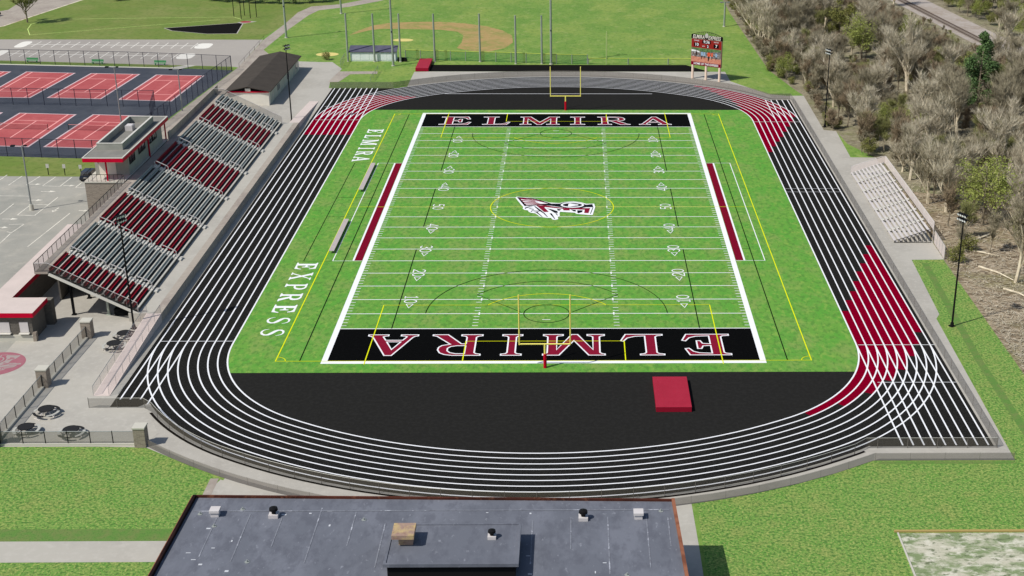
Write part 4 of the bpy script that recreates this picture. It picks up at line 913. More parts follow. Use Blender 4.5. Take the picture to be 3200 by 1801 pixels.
# tennis
TG = 'tall dark fences round the tennis courts'
fence('tennis_fence', 'tall dark fence along the far side of the tennis courts with benches behind', [(-150,100.2),(-118.5,97.4),(-92.3,95.0),(-77.6,92.8),(-68.9,91.1)], 3.1, 3.3, 'fencedark', 'mesh_tennis', rad=.06, group=TG)
fence('tennis_fence', 'tall dark fence down the right side of the tennis courts beside the concrete strip', [(-68.9,90.9),(-71.7,49.1),(-73.4,25.4)], 3.1, 3.1, 'fencedark', 'mesh_tennis', rad=.06, group=TG)
fence('tennis_fence', 'tall dark fence dividing the two rows of tennis courts', [(-125,63.4),(-104.2,62),(-92.7,61.2),(-83.6,60.5),(-76.2,60.1)], 3.2, 3.0, 'fencedark', 'mesh_tennis', rad=.06, group=TG)
fence('tennis_fence', 'short fence return between the two tennis court rows near the grandstand', [(-76.2,60.0),(-74.2,50.5)], 3.0, 2.4, 'fencedark', 'mesh_tennis', rad=.06, group=TG)
fence('tennis_fence', 'tall dark fence on the parking lot side of the tennis courts', [(-118,29.2),(-92.7,27.1),(-83,26),(-73.6,25.3)], 3.2, 3.0, 'fencedark', 'mesh_tennis', rad=.06, group=TG)
fence('cable_fence', 'thin black rail between the far lot and the worn path', [(-68.0,94),(-68.7,122.4)], .9, 6, 'steelblack', None, rad=.03)
# nets
def net(q, label, first=None):
    a, c = bil(q,-.02,.5), bil(q,1.02,.5); L = math.dist(a, c); ang = math.atan2(c[1]-a[1], c[0]-a[0])
    if first is not None: return dup(first, (a[0],a[1],0), ang, label)
    r = empty('tennis_net', label, 'tennis net', (a[0],a[1],0), ang, 'tennis nets on the red courts')
    b = MB(); b.poly([(0,0,.05),(L,0,.05),(L,0,.98),(0,0,.98)]); part(b, 'netting', M['mesh_net2'], r)
    b = MB(); b.box(0,-.02,.99,L,.02,1.05); part(b, 'tape', M['courtline'], r)
    for x in (0, L): b = MB(); b.cyl(x,0,0,1.1,.05,.05,8); part(b, 'post', M['steelblack'], r)
    index(r); return r
names = ['far row court nearest the concrete strip','far row court second from the right','far row court third from the right','far row court at the left edge of the view','near row court beside the press box','near row court left of the one by the press box','near row court at the left edge of the view']
n0 = None
for q, nm in list(zip(quads, names))[4:]:
    o = net(q, 'low tennis net across the '+nm, n0)
    n0 = n0 or o
# plaza fences and pillars
def pillar(x, y, label, first=None, s=.56):
    if first is not None: return dup(first, (x,y,0), 0, label)
    r = empty('stone_pillar', label, 'pillar', (x,y,0), 0, 'stone pillars of the plaza fence')
    b = MB(); b.box(-s,-s,0,s,s,2.05); part(b, 'shaft', M['stone'], r); b = MB(); b.box(-s-.06,-s-.06,2.052,s+.06,s+.06,2.2); part(b, 'cap', M['cap'], r); index(r); return r
p0 = pillar(-53.4,-47.9,'stone pillar with pale cap beside the concession building end of the fence')
pillar(-53.8,-61.0,'stone pillar halfway along the diagonal plaza fence',p0); pillar(-39.4,-74.5,'stone pillar at the right end of the bottom plaza fence',p0); pillar(-53.9,-74.4,'stone pillar in the bottom left corner of the plaza',p0)
for (a, c, lb) in (((-53.4,-48.5),(-53.7,-60.4),'black plaza fence on a white kerb between the two upper pillars'), ((-53.8,-61.6),(-53.9,-73.8),'black plaza fence on a white kerb running to the lower left corner'), ((-53.3,-74.5),(-40.0,-74.5),'black plaza fence above the near lawn with a white kerb')):
    f = fence('plaza_fence', lb, [a, c], 1.55, 2.25, 'steelblack', 'mesh_plaza', 'steelgrey', rad=.045, group='black fences round the plaza')
    b = MB(); b.bar((a[0],a[1]-.0,.12),(c[0],c[1]-.0,.12),.32,.24); put(b, 'kerb', M['cap'], f)
# visitor side fence
fence('guard_fence', 'grey mesh fence on the outer edge of the path below the visitor bleachers', [(53.5,-16),(53.35,-22.4)], 1.9, 1.6, 'steelgrey', 'mesh_white', rad=.03)

# ---- round picnic tables
def ptable():
    r = empty('picnic_table', '', 'picnic table', (0,0,0), 0, 'round picnic tables on the plaza')
    b = MB(); b.tube([(0,0,.74),(0,0,.78)], [.78,.78], 28); part(b, 'table_top', M['tabletop'], r)
    b = MB(); b.tube([(.79*math.cos(2*pi*i/28),.79*math.sin(2*pi*i/28),.76) for i in range(28)], .035, 6, closed=True); part(b, 'rim', M['steelblack'], r)
    for q in range(4):
        a0 = q*pi/2+.12; P = [(a0+(pi/2-.24)*i/8) for i in range(9)]; b = MB()
        ou = [(1.36*math.cos(a),1.36*math.sin(a)) for a in P]; inn = [(1.08*math.cos(a),1.08*math.sin(a)) for a in P[::-1]]
        b.prism(ou+inn, .43, .47); part(b, 'seat', M['alu'] if q % 2 else M['tabletop'], r)
        am = a0+(pi/4-.12); b = MB()
        b.tube([(.3*math.cos(am),.3*math.sin(am),.72),(.75*math.cos(am),.75*math.sin(am),.22),(1.22*math.cos(am),1.22*math.sin(am),.1),(1.22*math.cos(am),1.22*math.sin(am),.43)], .05, 6)
        b.tube([(1.22*math.cos(am)-.45*math.sin(am),1.22*math.sin(am)+.45*math.cos(am),.03),(1.22*math.cos(am)+.45*math.sin(am),1.22*math.sin(am)-.45*math.cos(am),.03)], .04, 6)
        b.tube([(.25*math.cos(am),.25*math.sin(am),.7),(.55*math.cos(am),.55*math.sin(am),.03)], .035, 6); part(b, 'leg', M['aluwhite'], r)
    index(r); return r
pt = ptable(); pt.location = (-49.0,-48.4,0); pt.rotation_euler = (0,0,.3); pt['label'] = 'round black picnic table closest to the foot of the near light pole'
for x, y, a, lb in ((-49.3,-51.3,.9,'round black picnic table just below the one by the light pole'), (-51.1,-67.9,.2,'round black picnic table standing alone left of the track fence corner'), (-51.7,-71.9,1.1,'round black picnic table in the lower left corner of the plaza'), (-47.0,-72.5,.5,'round black picnic table behind the middle of the bottom plaza fence')):
    dup(pt, (x,y,0), a, lb)

# ---- goal posts
def goal(name, label, x, y, hb, ht, w=5.64):
    r = empty(name, label, 'goal post', (x,y,0), 0, 'yellow football goal posts')
    b = MB(); b.tube([(0,0,0),(0,0,hb)], .12, 12); part(b, 'stem', M['goalyellow'], r)
    b = MB(); b.tube([(-w/2,0,hb),(w/2,0,hb)], .09, 10); part(b, 'crossbar', M['goalyellow'], r)
    for s in (-1, 1): b = MB(); b.tube([(s*w/2,0,hb-.09),(s*w/2,0,ht)], .085, 10); part(b, 'upright', M['goalyellow'], r)
    b = MB(); b.cyl(0,0,.01,1.75,.19,.19,14); part(b, 'pad', M['padred'], r)
goal('goal_post', 'yellow goal post with red pad at the near end zone', .15, -56.7, 2.92, 8.8)
goal('goal_post', 'yellow goal post with red pad standing on the black area at the far end', 1.6, 57.7, 2.75, 8.35)

# ---- team benches
def bench(y0, y1, label):
    r = empty('team_bench', label, 'bench', (-29.6,(y0+y1)/2,0), 0, 'long team benches on the left sideline'); L = (y1-y0)/2
    b = MB(); b.box(-.40,-L,.43,.32,L,.47); part(b, 'seat', mat('bench_metal', [rgb(186,176,178), rgb(172,164,166)], [(2,.4,.6,.6)], rough=.5), r)
    y = -L+.4
    while y < L:
        b = MB(); b.box(-.36,y-.03,0,-.30,y+.03,.43); b.box(.22,y-.03,0,.28,y+.03,.43); b.box(-.30,y-.025,.36,.22,y+.025,.42); part(b, 'leg', M['steelgrey'], r); y += 2.2
bench(-20.1, -6.7, 'long silver team bench nearer the camera on the left sideline'); bench(7.3, 21.6, 'long silver team bench farther up the left sideline')
# ---- landing mats
def landing(name, label, x0, y0, x1, y1, h):
    r = empty(name, label, 'landing mat', ((x0+x1)/2,(y0+y1)/2,0))
    b = MB(); b.box(x0,y0,.04,x1,y1,h-.07); put(b, 'base', mat('red_vinyl_side', [rgb(150,24,48)], rough=.5), r)
    b = MB(); b.box(x0-.02,y0-.02,h-.068,x1+.02,y1+.02,h); o = put(b, 'cover', M['redmat'], r)
    md = o.modifiers.new('bevel', 'BEVEL'); md.width = .04; md.segments = 2
landing('landing_mat', 'red high jump landing mat on the black area below the near end zone', 11.95,-67.65,15.65,-60.3,.62)
landing('landing_mat', 'red pole vault mat at the left end of the black runway', -30.2,90.2,-27.5,99.6,.75)

# ---- scoreboard
sx0, sy0, sx1, sy1 = 27.55, 84.15, 32.95, 80.95
sang = math.atan2(sy1-sy0, sx1-sx0); SW = math.dist((sx0,sy0),(sx1,sy1))
bd = empty('scoreboard', 'tall red scoreboard on three posts beside the far bend of the track', 'scoreboard', ((sx0+sx1)/2,(sy0+sy1)/2,0), sang)
for x in (-SW/2, 0, SW/2): b = MB(); b.cyl(x*.97,0,0,2.95,.26,.26,14); part(b, 'post', M['beige'], bd)
hw = SW/2+.28
b = MB(); b.box(-hw,-.2,2.9,hw,.2,8.35); part(b, 'frame', mat('frame_grey', [rgb(150,120,110)]), bd)
b = MB(); b.box(-hw+.08,-.24,6.6,hw-.08,-.202,8.27); sp = part(b, 'score_panel', M['sign_red'], bd)
b = MB(); b.box(-hw+.08,-.24,2.95,hw-.08,-.202,3.62); bp_ = part(b, 'banner', M['barmaroon'], bd)
b = MB(); b.box(-hw-.05,-.18,8.36,hw+.05,.18,9.15); hd = part(b, 'header_sign', M['sign_black'], bd)
b = MB()
arcp = [(-hw+hw*2*i/16, 9.15+.75*math.sin(pi*i/16)) for i in range(17)]
b.tube([(x,0,z) for x, z in arcp], .05, 5)
for i in range(1, 16): x, z = arcp[i]; b.tube([(x,0,9.1),(x,0,z)], .025, 4); b.tube([(x,0,9.1),(arcp[i-1][0],0,arcp[i-1][1])], .02, 4)
part(b, 'truss_arch', M['steelblack'], bd)
b = MB(); b.prism([(.38*math.cos(2*pi*i/12),.5*math.sin(2*pi*i/12)) for i in range(12)], -.02, .02)
b.v = [(x,-.22+z,9.15+y) for x, y, z in b.v]; part(b, 'crest', M['alu'], bd)
def text(s, size, x, y, z, m, parent, name, shear=0, sx=1., bold=.0):
    cu = bpy.data.curves.new('t', 'FONT'); cu.body = s; cu.size = size; cu.align_x = 'CENTER'; cu.align_y = 'CENTER'; cu.shear = shear; cu.offset = bold; cu.resolution_u = 2; cu.extrude = .008
    o = bpy.data.objects.new('t', cu); col.objects.link(o); bpy.context.view_layer.update()
    me = bpy.data.meshes.new_from_object(o.evaluated_get(bpy.context.evaluated_depsgraph_get())); bpy.data.objects.remove(o); bpy.data.curves.remove(cu)
    me.transform(Matrix.Diagonal((sx,1,1,1))); me.transform(Matrix.Rotation(pi/2, 4, 'X')); me.transform(Matrix.Translation((x,y,z)))
    me.materials.clear(); me.materials.append(m); q = bpy.data.objects.new(name, me); col.objects.link(q); q.parent = parent; return q
text('ELMIRA', 1.06, -1.82, -.20, 8.78, M['cream'], hd, 'lettering', .2, .76, .012); text('EXPRESS', 1.06, 1.72, -.20, 8.78, M['cream'], hd, 'lettering', .2, .70, .012)
text('HOME OF THE EXPRESS', .60, 0, -.26, 3.28, M['white'], bp_, 'lettering', .2, .88, .008)
text('EXPRESS', .30, -2.2, -.26, 8.0, M['white'], sp, 'lettering'); text('VISITOR', .30, 2.2, -.26, 8.0, M['white'], sp, 'lettering'); text('QTR', .30, -.65, -.26, 6.98, M['white'], sp, 'lettering')
def dbox(x, z, w_, h_, s, size):
    b = MB(); b.box(x-w_/2,-.262,z-h_/2,x+w_/2,-.243,z+h_/2); q = b.build('digit_box', M['sign_black']); q.parent = sp
    text(s, size, x+.04, -.275, z, M['white'], sp, 'digits', 0, 1, .01)
dbox(0, 7.87, 1.9, .66, '9:36', .82); dbox(-2.2, 7.2, 1.15, .72, '10', .88); dbox(2.2, 7.2, 1.15, .72, '7', .88); dbox(.3, 6.98, .5, .62, '2', .72)
# the picture on the screen: flat coloured shapes
def spoly(P, m, y): 
    b = MB(); b.poly([(x,y,z) for x, z in P]); q = b.build('picture_area', m); q.parent = scr; return q
b = MB(); b.box(-hw+.08,-.24,3.64,hw-.08,-.202,6.58); scr = part(b, 'video_screen', mat('screen_track', [rgb(190,122,102), rgb(206,148,128)], [(2.5,.45,.6,.8)], rough=.4), bd)
X0, X1 = -hw+.1, hw-.1
spoly([(X0,4.75),(X1,4.6),(X1,6.55),(X0,6.55)], mat('screen_crowd', [rgb(112,110,112), rgb(200,200,205), rgb(60,66,72), rgb(120,96,84)], [(3,.5,.6,.9), (4.5,.5,.6,.9), (2.2,.5,.6,.8)], rough=.4), -.246)
spoly([(X0,6.2),(-1.9,6.1),(-1,5.75),(.6,5.8),(1.4,6.0),(X1,6.1),(X1,6.55),(X0,6.55)], mat('screen_trees', [rgb(74,104,66), rgb(110,140,90)], [(3,.45,.6,.9)], rough=.4), -.250)
spoly([(X0,5.7),(-2.4,5.75),(-1.6,5.6),(-1.5,5.9),(X0,6.15)], mat('screen_tents', [rgb(222,226,228)], rough=.4), -.252)
mo = mat('screen_orange', [rgb(204,84,56), rgb(226,120,80)], [(4,.5,.6,.8)], rough=.4); ms = mat('screen_dark', [rgb(60,44,36)], rough=.4); mb_ = mat('screen_blue', [rgb(140,170,200)], rough=.4)
for x, s, mm in ((.65,1.35,mo),(1.35,.8,mo),(-.9,.95,mb_),(-.35,.75,mb_),(2.3,.8,mb_),(-2.2,.6,ms)):
    spoly([(x-.25*s,5.0),(x+.2*s,5.0),(x+.26*s,5.75),(x+.08*s,5.8),(x-.1*s,5.8),(x-.28*s,5.7)], mm, -.256)
    spoly([(x-.16*s,5.0-.75*s),(x-.02*s,5.0-.7*s),(x+.14*s,5.0),(x-.18*s,5.0)], ms, -.258)
    spoly([(x-.09*s,5.8),(x+.09*s,5.8),(x+.08*s,6.0),(x-.08*s,6.0)], ms, -.258)

# ---- visitor bleachers
vb = empty('visitor_bleachers', 'small white aluminium bleachers on the right side of the track', 'bleachers', (47.9,-15.9,0))
for k in range(9):
    x = 47.9+k*.56; z = .38+k*.20
    b = MB(); b.box(x,-15.9,z-.04,x+.26,16.4,z); put(b, 'bench', M['aluwhite'], vb)
    b = MB()
    for j in range(7):
        ya = -15.9+j*4.62; b.box(x+.28,ya,z-.24,x+.54,ya+(4.62 if j < 6 else 4.58)*.86,z-.21)
    put(b, 'footboard', M['aluwhite'], vb)
for j in range(8):
    yy = -15.85+j*4.6
    b = MB(); b.tube([(47.95,yy,.05),(53.15,yy,.05)], .04, 4); b.tube([(47.95,yy,.3),(53.1,yy,2.05)], .04, 4)
    for k in range(0,10,1): x = 48.0+k*.56; b.tube([(x,yy,.05),(x,yy,min(.33+k*.2,2.1))], .03, 4)
    put(b, 'frame', M['steelblack'] if j == 0 else M['steelgrey'], vb)
for j in range(1,7):
    yy = -15.9+j*4.62-.33; b = MB()
    for k in range(9): x = 47.9+k*.56; b.box(x,yy-.30,.384+k*.2,x+.5,yy+.3,.43+k*.2)
    b.tube([(49,yy,.9),(49,yy,1.6),(51.6,yy,2.5),(51.6,yy,1.8)], .03, 4); put(b, 'aisle_steps', M['alubright'], vb)
b = MB(); b.poly([(53.3,-15.9,1.9),(53.3,16.4,1.9),(53.3,16.4,3.1),(53.3,-15.9,3.1)]); put(b, 'rear_guard', M['mesh_white'], vb)
b = MB(); b.poly([(47.9,16.42,.2),(53.3,16.42,1.9),(53.3,16.42,3.1),(47.9,16.42,1.4)]); put(b, 'side_guard', M['mesh_white'], vb)
b = MB(); b.tube([(53.3,-15.95,3.1),(53.3,16.45,3.1),(52.6,16.45,3.0),(47.9,16.45,1.4),(47.9,16.45,.05)], .04, 5); b.tube([(53.3,-15.95,3.1),(53.3,-15.95,0)], .04, 5)
for j in range(12): yy = -15.95+j*2.94; b.tube([(53.3,yy,1.9),(53.3,yy,3.1)], .03, 4)
put(b, 'guard_rail', M['aluwhite'], vb)

# ---- baseball: backstop, dugout, fence, poles
for i, (x, y) in enumerate(((-45.8,99.8),(-40,99.5),(-34.4,99.4),(-27,99.4),(-17.2,99.5),(-9.4,97.6),(-3.8,97.6))):
    lb = ['leftmost tall backstop pole left of the dugout','backstop pole in front of the left half of the dugout','backstop pole just right of the dugout','backstop pole behind the red vault mat','backstop pole in the middle of the yellow capped fence','backstop pole left of the pair near the tall field light pole','last backstop pole on the right beside the tall light pole'][i]
    r = empty('backstop_pole', lb, 'pole', (x,y,0), 0, 'grey green backstop poles'); b = MB(); b.tube([(0,0,0),(0,0,10.4)], [.22,.19], 8); part(b, 'shaft', M['steelgreen'], r); b = MB(); b.cyl(0,0,0,.15,.28,.28,10); part(b, 'footing', M['cap'], r)
def tallpole(x, y, h, lb, mt='steelgreen', lamps=True):
    r = empty('field_light_pole', lb, 'light pole', (x,y,0)); b = MB(); b.tube([(0,0,0),(0,0,h)], [.26,.2], 8); part(b, 'shaft', M[mt], r)
    b = MB(); b.cyl(0,0,0,.2,.38,.38,10); part(b, 'footing', M['cap'], r)
    b = MB(); b.box(-1.2,-.06,h-.2,1.2,.06,h); b.box(-1.1,.06,h-.3,-.6,.4,h); b.box(.6,.06,h-.3,1.1,.4,h); part(b, 'lamp_bar', M['steelgrey'], r)
    b = MB(); b.box(-.12,-.3,7.2,.12,-.12,7.5); part(b, 'junction_box', M['fencedark'], r)
tallpole(-35.5,95.5,17,'tall field light pole in front of the right end of the dugout'); tallpole(-1.8,97.1,22,'tallest field light pole behind the far goal post')
tallpole(-64.1,125.1,17,'tall grey light pole beside the winding path'); tallpole(-56.1,155.5,17,'tall light pole far back where the path meets the road'); tallpole(39.7,139.1,6,'pale pole at the edge of the woods beyond the scoreboard')
b = MB(); b.tube([(10.1,97.1,0),(10.1,97.1,7.1)], .1, 8); tag(b.build('foul_pole', mat('pale_yellow_green', [rgb(176,196,130)])), 'thin pale yellow foul pole on the ball field', 'pole')
fence('field_fence', 'green windscreen fence with yellow cap behind the black runway', [(-33.6,101.9),(-10.3,99.2),(-1.6,97.6),(6,97.3)], 2.1, 3.4, 'steelgreen', 'mesh_green', 'fenceyellow', rad=.10)
fence('outfield_fence', 'low yellow capped fence running right to the scoreboard', [(6.2,97.3),(28.4,96.9),(32,96.6)], 1.3, 9, 'steelgreen', None, 'fenceyellow', rad=.13)
fence('yard_fence', 'short weathered fence left of the dugout', [(-46.3,93),(-46.5,100.3)], 1.7, 2.4, 'steelgreen', 'mesh_tennis', rad=.04)
fence('yard_fence', 'short weathered fence between the old paving and the grass patch', [(-38.1,90.6),(-38.3,80.9)], 1.1, 3.2, 'steelgreen', 'mesh_tennis', rad=.04)
dg = empty('dugout', 'white dugout with dark slate lean-to roof beside the ball field', 'dugout', (-40.4,101,0))
b = MB(); b.box(-45.3,100.1,0,-35.5,100.3,2.1); b.box(-45.3,100.3,0,-45.1,102.6,2.2); b.box(-35.7,100.3,0,-35.5,102.6,2.2); put(b, 'wall', M['dugwhite'], dg)
for i in range(5): x = -44.9+i*1.9; b = MB(); b.box(x,100.05,.25,x+1.75,100.098,1.7); put(b, 'wall_board', M['dugwhite'], dg)
b = MB(); v = [(-45.6,99.85,2.12),(-35.2,99.85,2.12),(-35.2,102.9,2.9),(-45.6,102.9,2.9)]; b.poly(v); b.poly([(p[0],p[1],p[2]-.16) for p in v][::-1])
for i in range(4): j = (i+1) % 4; b.poly([v[i],(v[i][0],v[i][1],v[i][2]-.16),(v[j][0],v[j][1],v[j][2]-.16),v[j]])
put(b, 'roof', M['slate'], dg)
b = MB(); b.box(-35.0,99.6,0,-33.0,100.1,.5); b.box(-34.9,99.65,.5,-33.1,99.7,.9); tag(b.build('players_bench', M['steelblack']), 'small dark bench just right of the dugout', 'bench')
# discus cage poles
for i, (x, y) in enumerate(((-82.3,151.3),(-79.7,147.9),(-80.0,152.9),(-77.7,149.1),(-76.5,150.7))):
    r = empty('cage_pole', 'slim black throwing cage pole beyond the red circle', 'pole', (x,y,0), 0, 'black throwing cage poles beside the red circle'); b = MB(); b.tube([(0,0,0),(0,0,4.6)], .09, 6); part(b, 'shaft', M['steelblack'], r)
    b = MB(); b.tube([(0,0,4.6),(.5,.1,4.9)], .05, 6); part(b, 'hook', M['steelblack'], r)
# tennis lights
def tlight(x, y, h, lb, tx=0):
    r = empty('court_light_pole', lb, 'light pole', (x,y,0), 0, 'pale light poles by the tennis courts'); b = MB(); b.tube([(0,0,0),(0,0,h)], [.13,.09], 8); part(b, 'shaft', M['steelgrey'], r)
    b = MB(); b.tube([(0,0,h-.1),(-1.2,0,h)], .04, 6); b.tube([(0,0,h-.1),(.5,0,h)], .04, 6); part(b, 'arm', M['steelgrey'], r)
    b = MB(); b.box(-1.6,-.25,h-.12,-1.0,.25,h+.05); part(b, 'lamp', M['steelblack'], r); b = MB(); b.box(.3,-.2,h-.1,.7,.2,h+.05); part(b, 'lamp', M['steelblack'], r)
tlight(-70.3,57.2,7.9,'pale light pole on the right edge of the tennis courts'); tlight(-78.6,47.2,10.6,'tall pale light pole rising behind the press box roof')
tlight(-77.0,-1.3,9.9,'light pole standing in the kerbed island of the parking lot')
b = MB(); b.cyl(-77.0,-1.3,0,.9,.34,.3,12); tag(b.build('pole_footing', M['cap']), 'round concrete footing of the parking lot light pole', 'footing')
# green benches
def gbench(x, y, lb, first=None):
    if first is not None: return dup(first, (x,y,0), None, lb)
    r = empty('park_bench', lb, 'bench', (x,y,0), -.07, 'green benches behind the tennis courts')
    b = MB(); b.box(-1.3,-.25,.42,1.3,.2,.47); part(b, 'seat', M['green'], r); b = MB(); b.box(-1.3,.22,.55,1.3,.27,1.0); part(b, 'backrest', M['green'], r)
    for x_ in (-1,1): b = MB(); b.box(x_-.05,-.2,0,x_+.05,.25,.42); part(b, 'leg', M['green'], r)
    index(r); return r
g0_ = gbench(-113.4,98.6,'green bench on the verge farthest left behind the tennis fence'); gbench(-98.9,97.0,'green bench on the verge in the middle behind the tennis fence',g0_); gbench(-85.3,96.0,'green bench on the verge nearest the white kerb patch',g0_)
# parking signs
for x, y, lb in ((-80.8,16.4,'leftmost small white sign on the grass strip by the parking bays'),(-78.1,16.2,'middle small white sign on the grass strip by the parking bays'),(-75.4,15.9,'right hand small white sign on the grass strip near the parked car')):
    r = empty('parking_sign', lb, 'sign', (x,y,0), 0, 'small signs along the parking bays'); b = MB(); b.box(-.05,-.05,0,.05,.05,1.2); part(b, 'post', M['steelblack'], r); b = MB(); b.box(-.24,-.07,1.2,.24,-.03,1.85); part(b, 'plate', M['alu'], r)
# cars
def car(x, y, rz, paint, lb, name='parked_car'):
    r = empty(name, lb, 'car', (x,y,0), rz)
    prof = [(-2.2,.35),(2.2,.35),(2.25,.7),(2.1,.95),(1.1,1.05),(.5,1.55),(-1.6,1.6),(-2.1,1.1),(-2.25,.7)]
    b = MB(); n = len(prof)
    for s in (-.9, .9): b.v += [(px_, s*(1 if pz_ < 1.1 else .82), pz_) for px_, pz_ in prof]
    b.f.append(tuple(range(n))); b.f.append(tuple(range(2*n-1, n-1, -1)))
    for i in range(n): j = (i+1) % n; b.f.append((i, n+i, n+j, j))
    part(b, 'body', M[paint], r)
    b = MB(); b.box(-2.14,-.62,1.12,-1.72,.62,1.5); b.v = [(a, c, e) for a, c, e in b.v]; part(b, 'rear_window', M['glass'], r)
    b = MB(); b.poly([(1.08,-.7,1.09),(1.08,.7,1.09),(.54,.64,1.54),(.54,-.64,1.54)]); part(b, 'windscreen', M['glass'], r)
    for s in (-1, 1): b = MB(); b.poly([(-1.6,s*.875,1.12),(.85,s*.875,1.12),(.45,s*.76,1.5),(-1.5,s*.76,1.5)]); part(b, 'side_window', M['glass'], r)
    for wx in (-1.4,1.4):
        for s in (-1,1): b = MB(); b.tube([(wx,s*.78,.34),(wx,s*.95,.34)], .34, 14); part(b, 'wheel', M['tyre'], r)
    b = MB(); b.box(-2.28,-.25,.68,-2.24,.25,.82); part(b, 'number_plate', M['alu'], r)
    return r
car(-73.6,14.6,pi/2,'carpaint','dark car parked with its tail behind the press box deck')
car(-142.5,150.5,R(62),'carpaint','dark car on the road behind the bare tree in the top left corner'); car(-144.5,147.0,R(62),'carsilver','silver car on the road at the top left edge')
# shed at the upper right
r = empty('shed', 'small flat roofed shed among trees at the upper right', 'shed', (117,150,0)); b = MB(); b.box(-4,-3,0,6,3,2.6); part(b, 'wall', M['wallgrey'], r); b = MB(); b.box(-4.3,-3.3,2.602,6.3,3.3,2.8); part(b, 'roof', M['cap'], r)
# ================================================================== TREES
def rvec(rr, up=0): 
    a = rr.uniform(0, 2*pi); return Vector((math.cos(a), math.sin(a), up)).normalized()
def bare(seed, h, spread, ntw=900, tw=.05, lean=0, rk=.017):
    rr = random.Random(seed); T = MB(); C = MB(); tips = []
    def grow(p, d, L, rad, lv):
        n = 3 if lv < 2 else 2; P = [p]; rads = [rad]; dd = d.copy()
        for i in range(n):
            dd = (dd+Vector((rr.uniform(-1,1), rr.uniform(-1,1), rr.uniform(-.2,.6)))*(.12 if lv == 0 else .24)).normalized()
            P.append(P[-1]+dd*L/n); rads.append(rad*(1-(.5 if lv else .45)*(i+1)/n))
        T.tube(P, rads, 5 if lv == 0 else (4 if lv == 1 else 3), cap=False)
        if lv >= 2: tips.append((P[1], P[-1], dd)); 
        if lv < 3:
            nb = (6, 4, 3)[lv]
            for k in range(nb):
                t = rr.uniform(.18 if lv == 0 else .25, 1); j = min(int(t*n), n-1); q = P[j].lerp(P[j+1], t*n-j)
                side = rvec(rr); nd = (dd*(.75)+side*spread*(.8 if lv else 1.0)+Vector((0,0,.5))).normalized()
                grow(q, nd, L*rr.uniform(.5,.72), rads[j]*.55, lv+1)
            grow(P[-1], dd, L*.55, rads[-1]*.8, lv+1)
    grow(Vector((0,0,-.1)), Vector((lean,0,1)).normalized(), h*.42, h*rk, 0)
    for i in range(ntw):
        a, c, d = rr.choice(tips); q = a.lerp(c, rr.uniform(.2,1.05)); nd = (d+rvec(rr, rr.uniform(-.1,1.3))*.9).normalized(); L = rr.uniform(.8,2.1)*h/12
        w_ = nd.cross(Vector((rr.uniform(-1,1), rr.uniform(-1,1), rr.uniform(-1,1)))).normalized()*tw*rr.uniform(.6,1.4)
        e = q+nd*L; C.poly([q-w_, q+w_, e])
    return T, C
def leafy(seed, h, wd, n, size, conic=False, trunk=.3, zb=.2):
    rr = random.Random(seed); T = MB(); C = MB()
    T.tube([(0,0,-.1),(rr.uniform(-.2,.2),rr.uniform(-.2,.2),h*.4),(rr.uniform(-.4,.4),rr.uniform(-.4,.4),h*.85)], [h*.022,h*.014,h*.004], 6, cap=False)
    for k in range(9):
        z = h*rr.uniform(.2,.75); v = rvec(rr, .5); T.tube([(0,0,z),tuple(Vector((0,0,z))+v*wd*rr.uniform(.5,.95))], [h*.008,h*.002], 3, cap=False)
    cl = []
    for k in range(26 if not conic else 40):
        if conic: t = rr.random()**.8; z = h*(zb+(1-zb)*t); r = wd*(1-t)**.55*rr.uniform(.45,1.0)+.1; a = rr.uniform(0,2*pi); cl.append((Vector((r*math.cos(a), r*math.sin(a), z)), wd*.42*(1-t*.7)))
        else:
            v = Vector((rr.gauss(0,1), rr.gauss(0,1), rr.gauss(0,1))).normalized()*rr.uniform(.35,1)
            cl.append((Vector((v.x*wd, v.y*wd, h*(zb+(1-zb)*.5)+v.z*h*(1-zb)*.5)), wd*rr.uniform(.28,.5)))
    for i in range(n):
        c, r = rr.choice(cl); v = Vector((rr.gauss(0,1), rr.gauss(0,1), rr.gauss(0,1))).normalized()*r*rr.uniform(.4,1.1); p = c+v
        if p.z < .3: p.z = .3+rr.random()
        s = size*rr.uniform(.5,1.3); a = Vector((rr.uniform(-1,1), rr.uniform(-1,1), rr.uniform(-.6,.6))).normalized(); b_ = a.cross(Vector((rr.uniform(-1,1), rr.uniform(-1,1), rr.uniform(-1,1)))).normalized()
        C.poly([p-a*s, p-b_*s*.6, p+a*s, p+b_*s*.6])
    return T, C
def tree_proto(name, label, tc, tm, cm, cat='tree'):
    T, C = tc; r = empty(name, label, cat, (0,0,0)); part(T, 'trunk', M[tm], r); part(C, 'crown', M[cm], r); index(r); return r
PR = {}
def P_(k, *a): PR[k] = tree_proto(*a)
P_('g1','bare_tree','',bare(1,13,.8,3000,.036),'bark_brown','twig_grey'); P_('g2','bare_tree','',bare(2,12,.9,3000,.036),'bark_brown','twig_brown')
P_('g3','bare_tree','',bare(3,13.5,.7,3000,.036),'bark_brown','twig_grey'); P_('g4','bare_tree','',bare(4,11,1.0,2800,.038),'bark_brown','twig_olive')
P_('p1','pale_tree','',bare(5,14,.65,2000,.034,0,.024),'bark_pale','twig_pale'); P_('p2','pale_tree','',bare(6,13,.8,2000,.034,0,.023),'bark_pale','twig_pale'); P_('p3','pale_tree','',bare(7,14,.55,1700,.034,.12,.022),'bark_pale','twig_grey')
P_('l1','budding_tree','',leafy(11,8.8,3.7,4300,.13),'bark_brown','leaf_lime'); P_('l2','budding_tree','',leafy(12,6.5,2.6,3000,.15),'bark_brown','leaf_olive')
P_('e0','dark_shrub','',leafy(33,5.5,3.2,3000,.22,zb=.05),'bark_brown','leaf_dark')
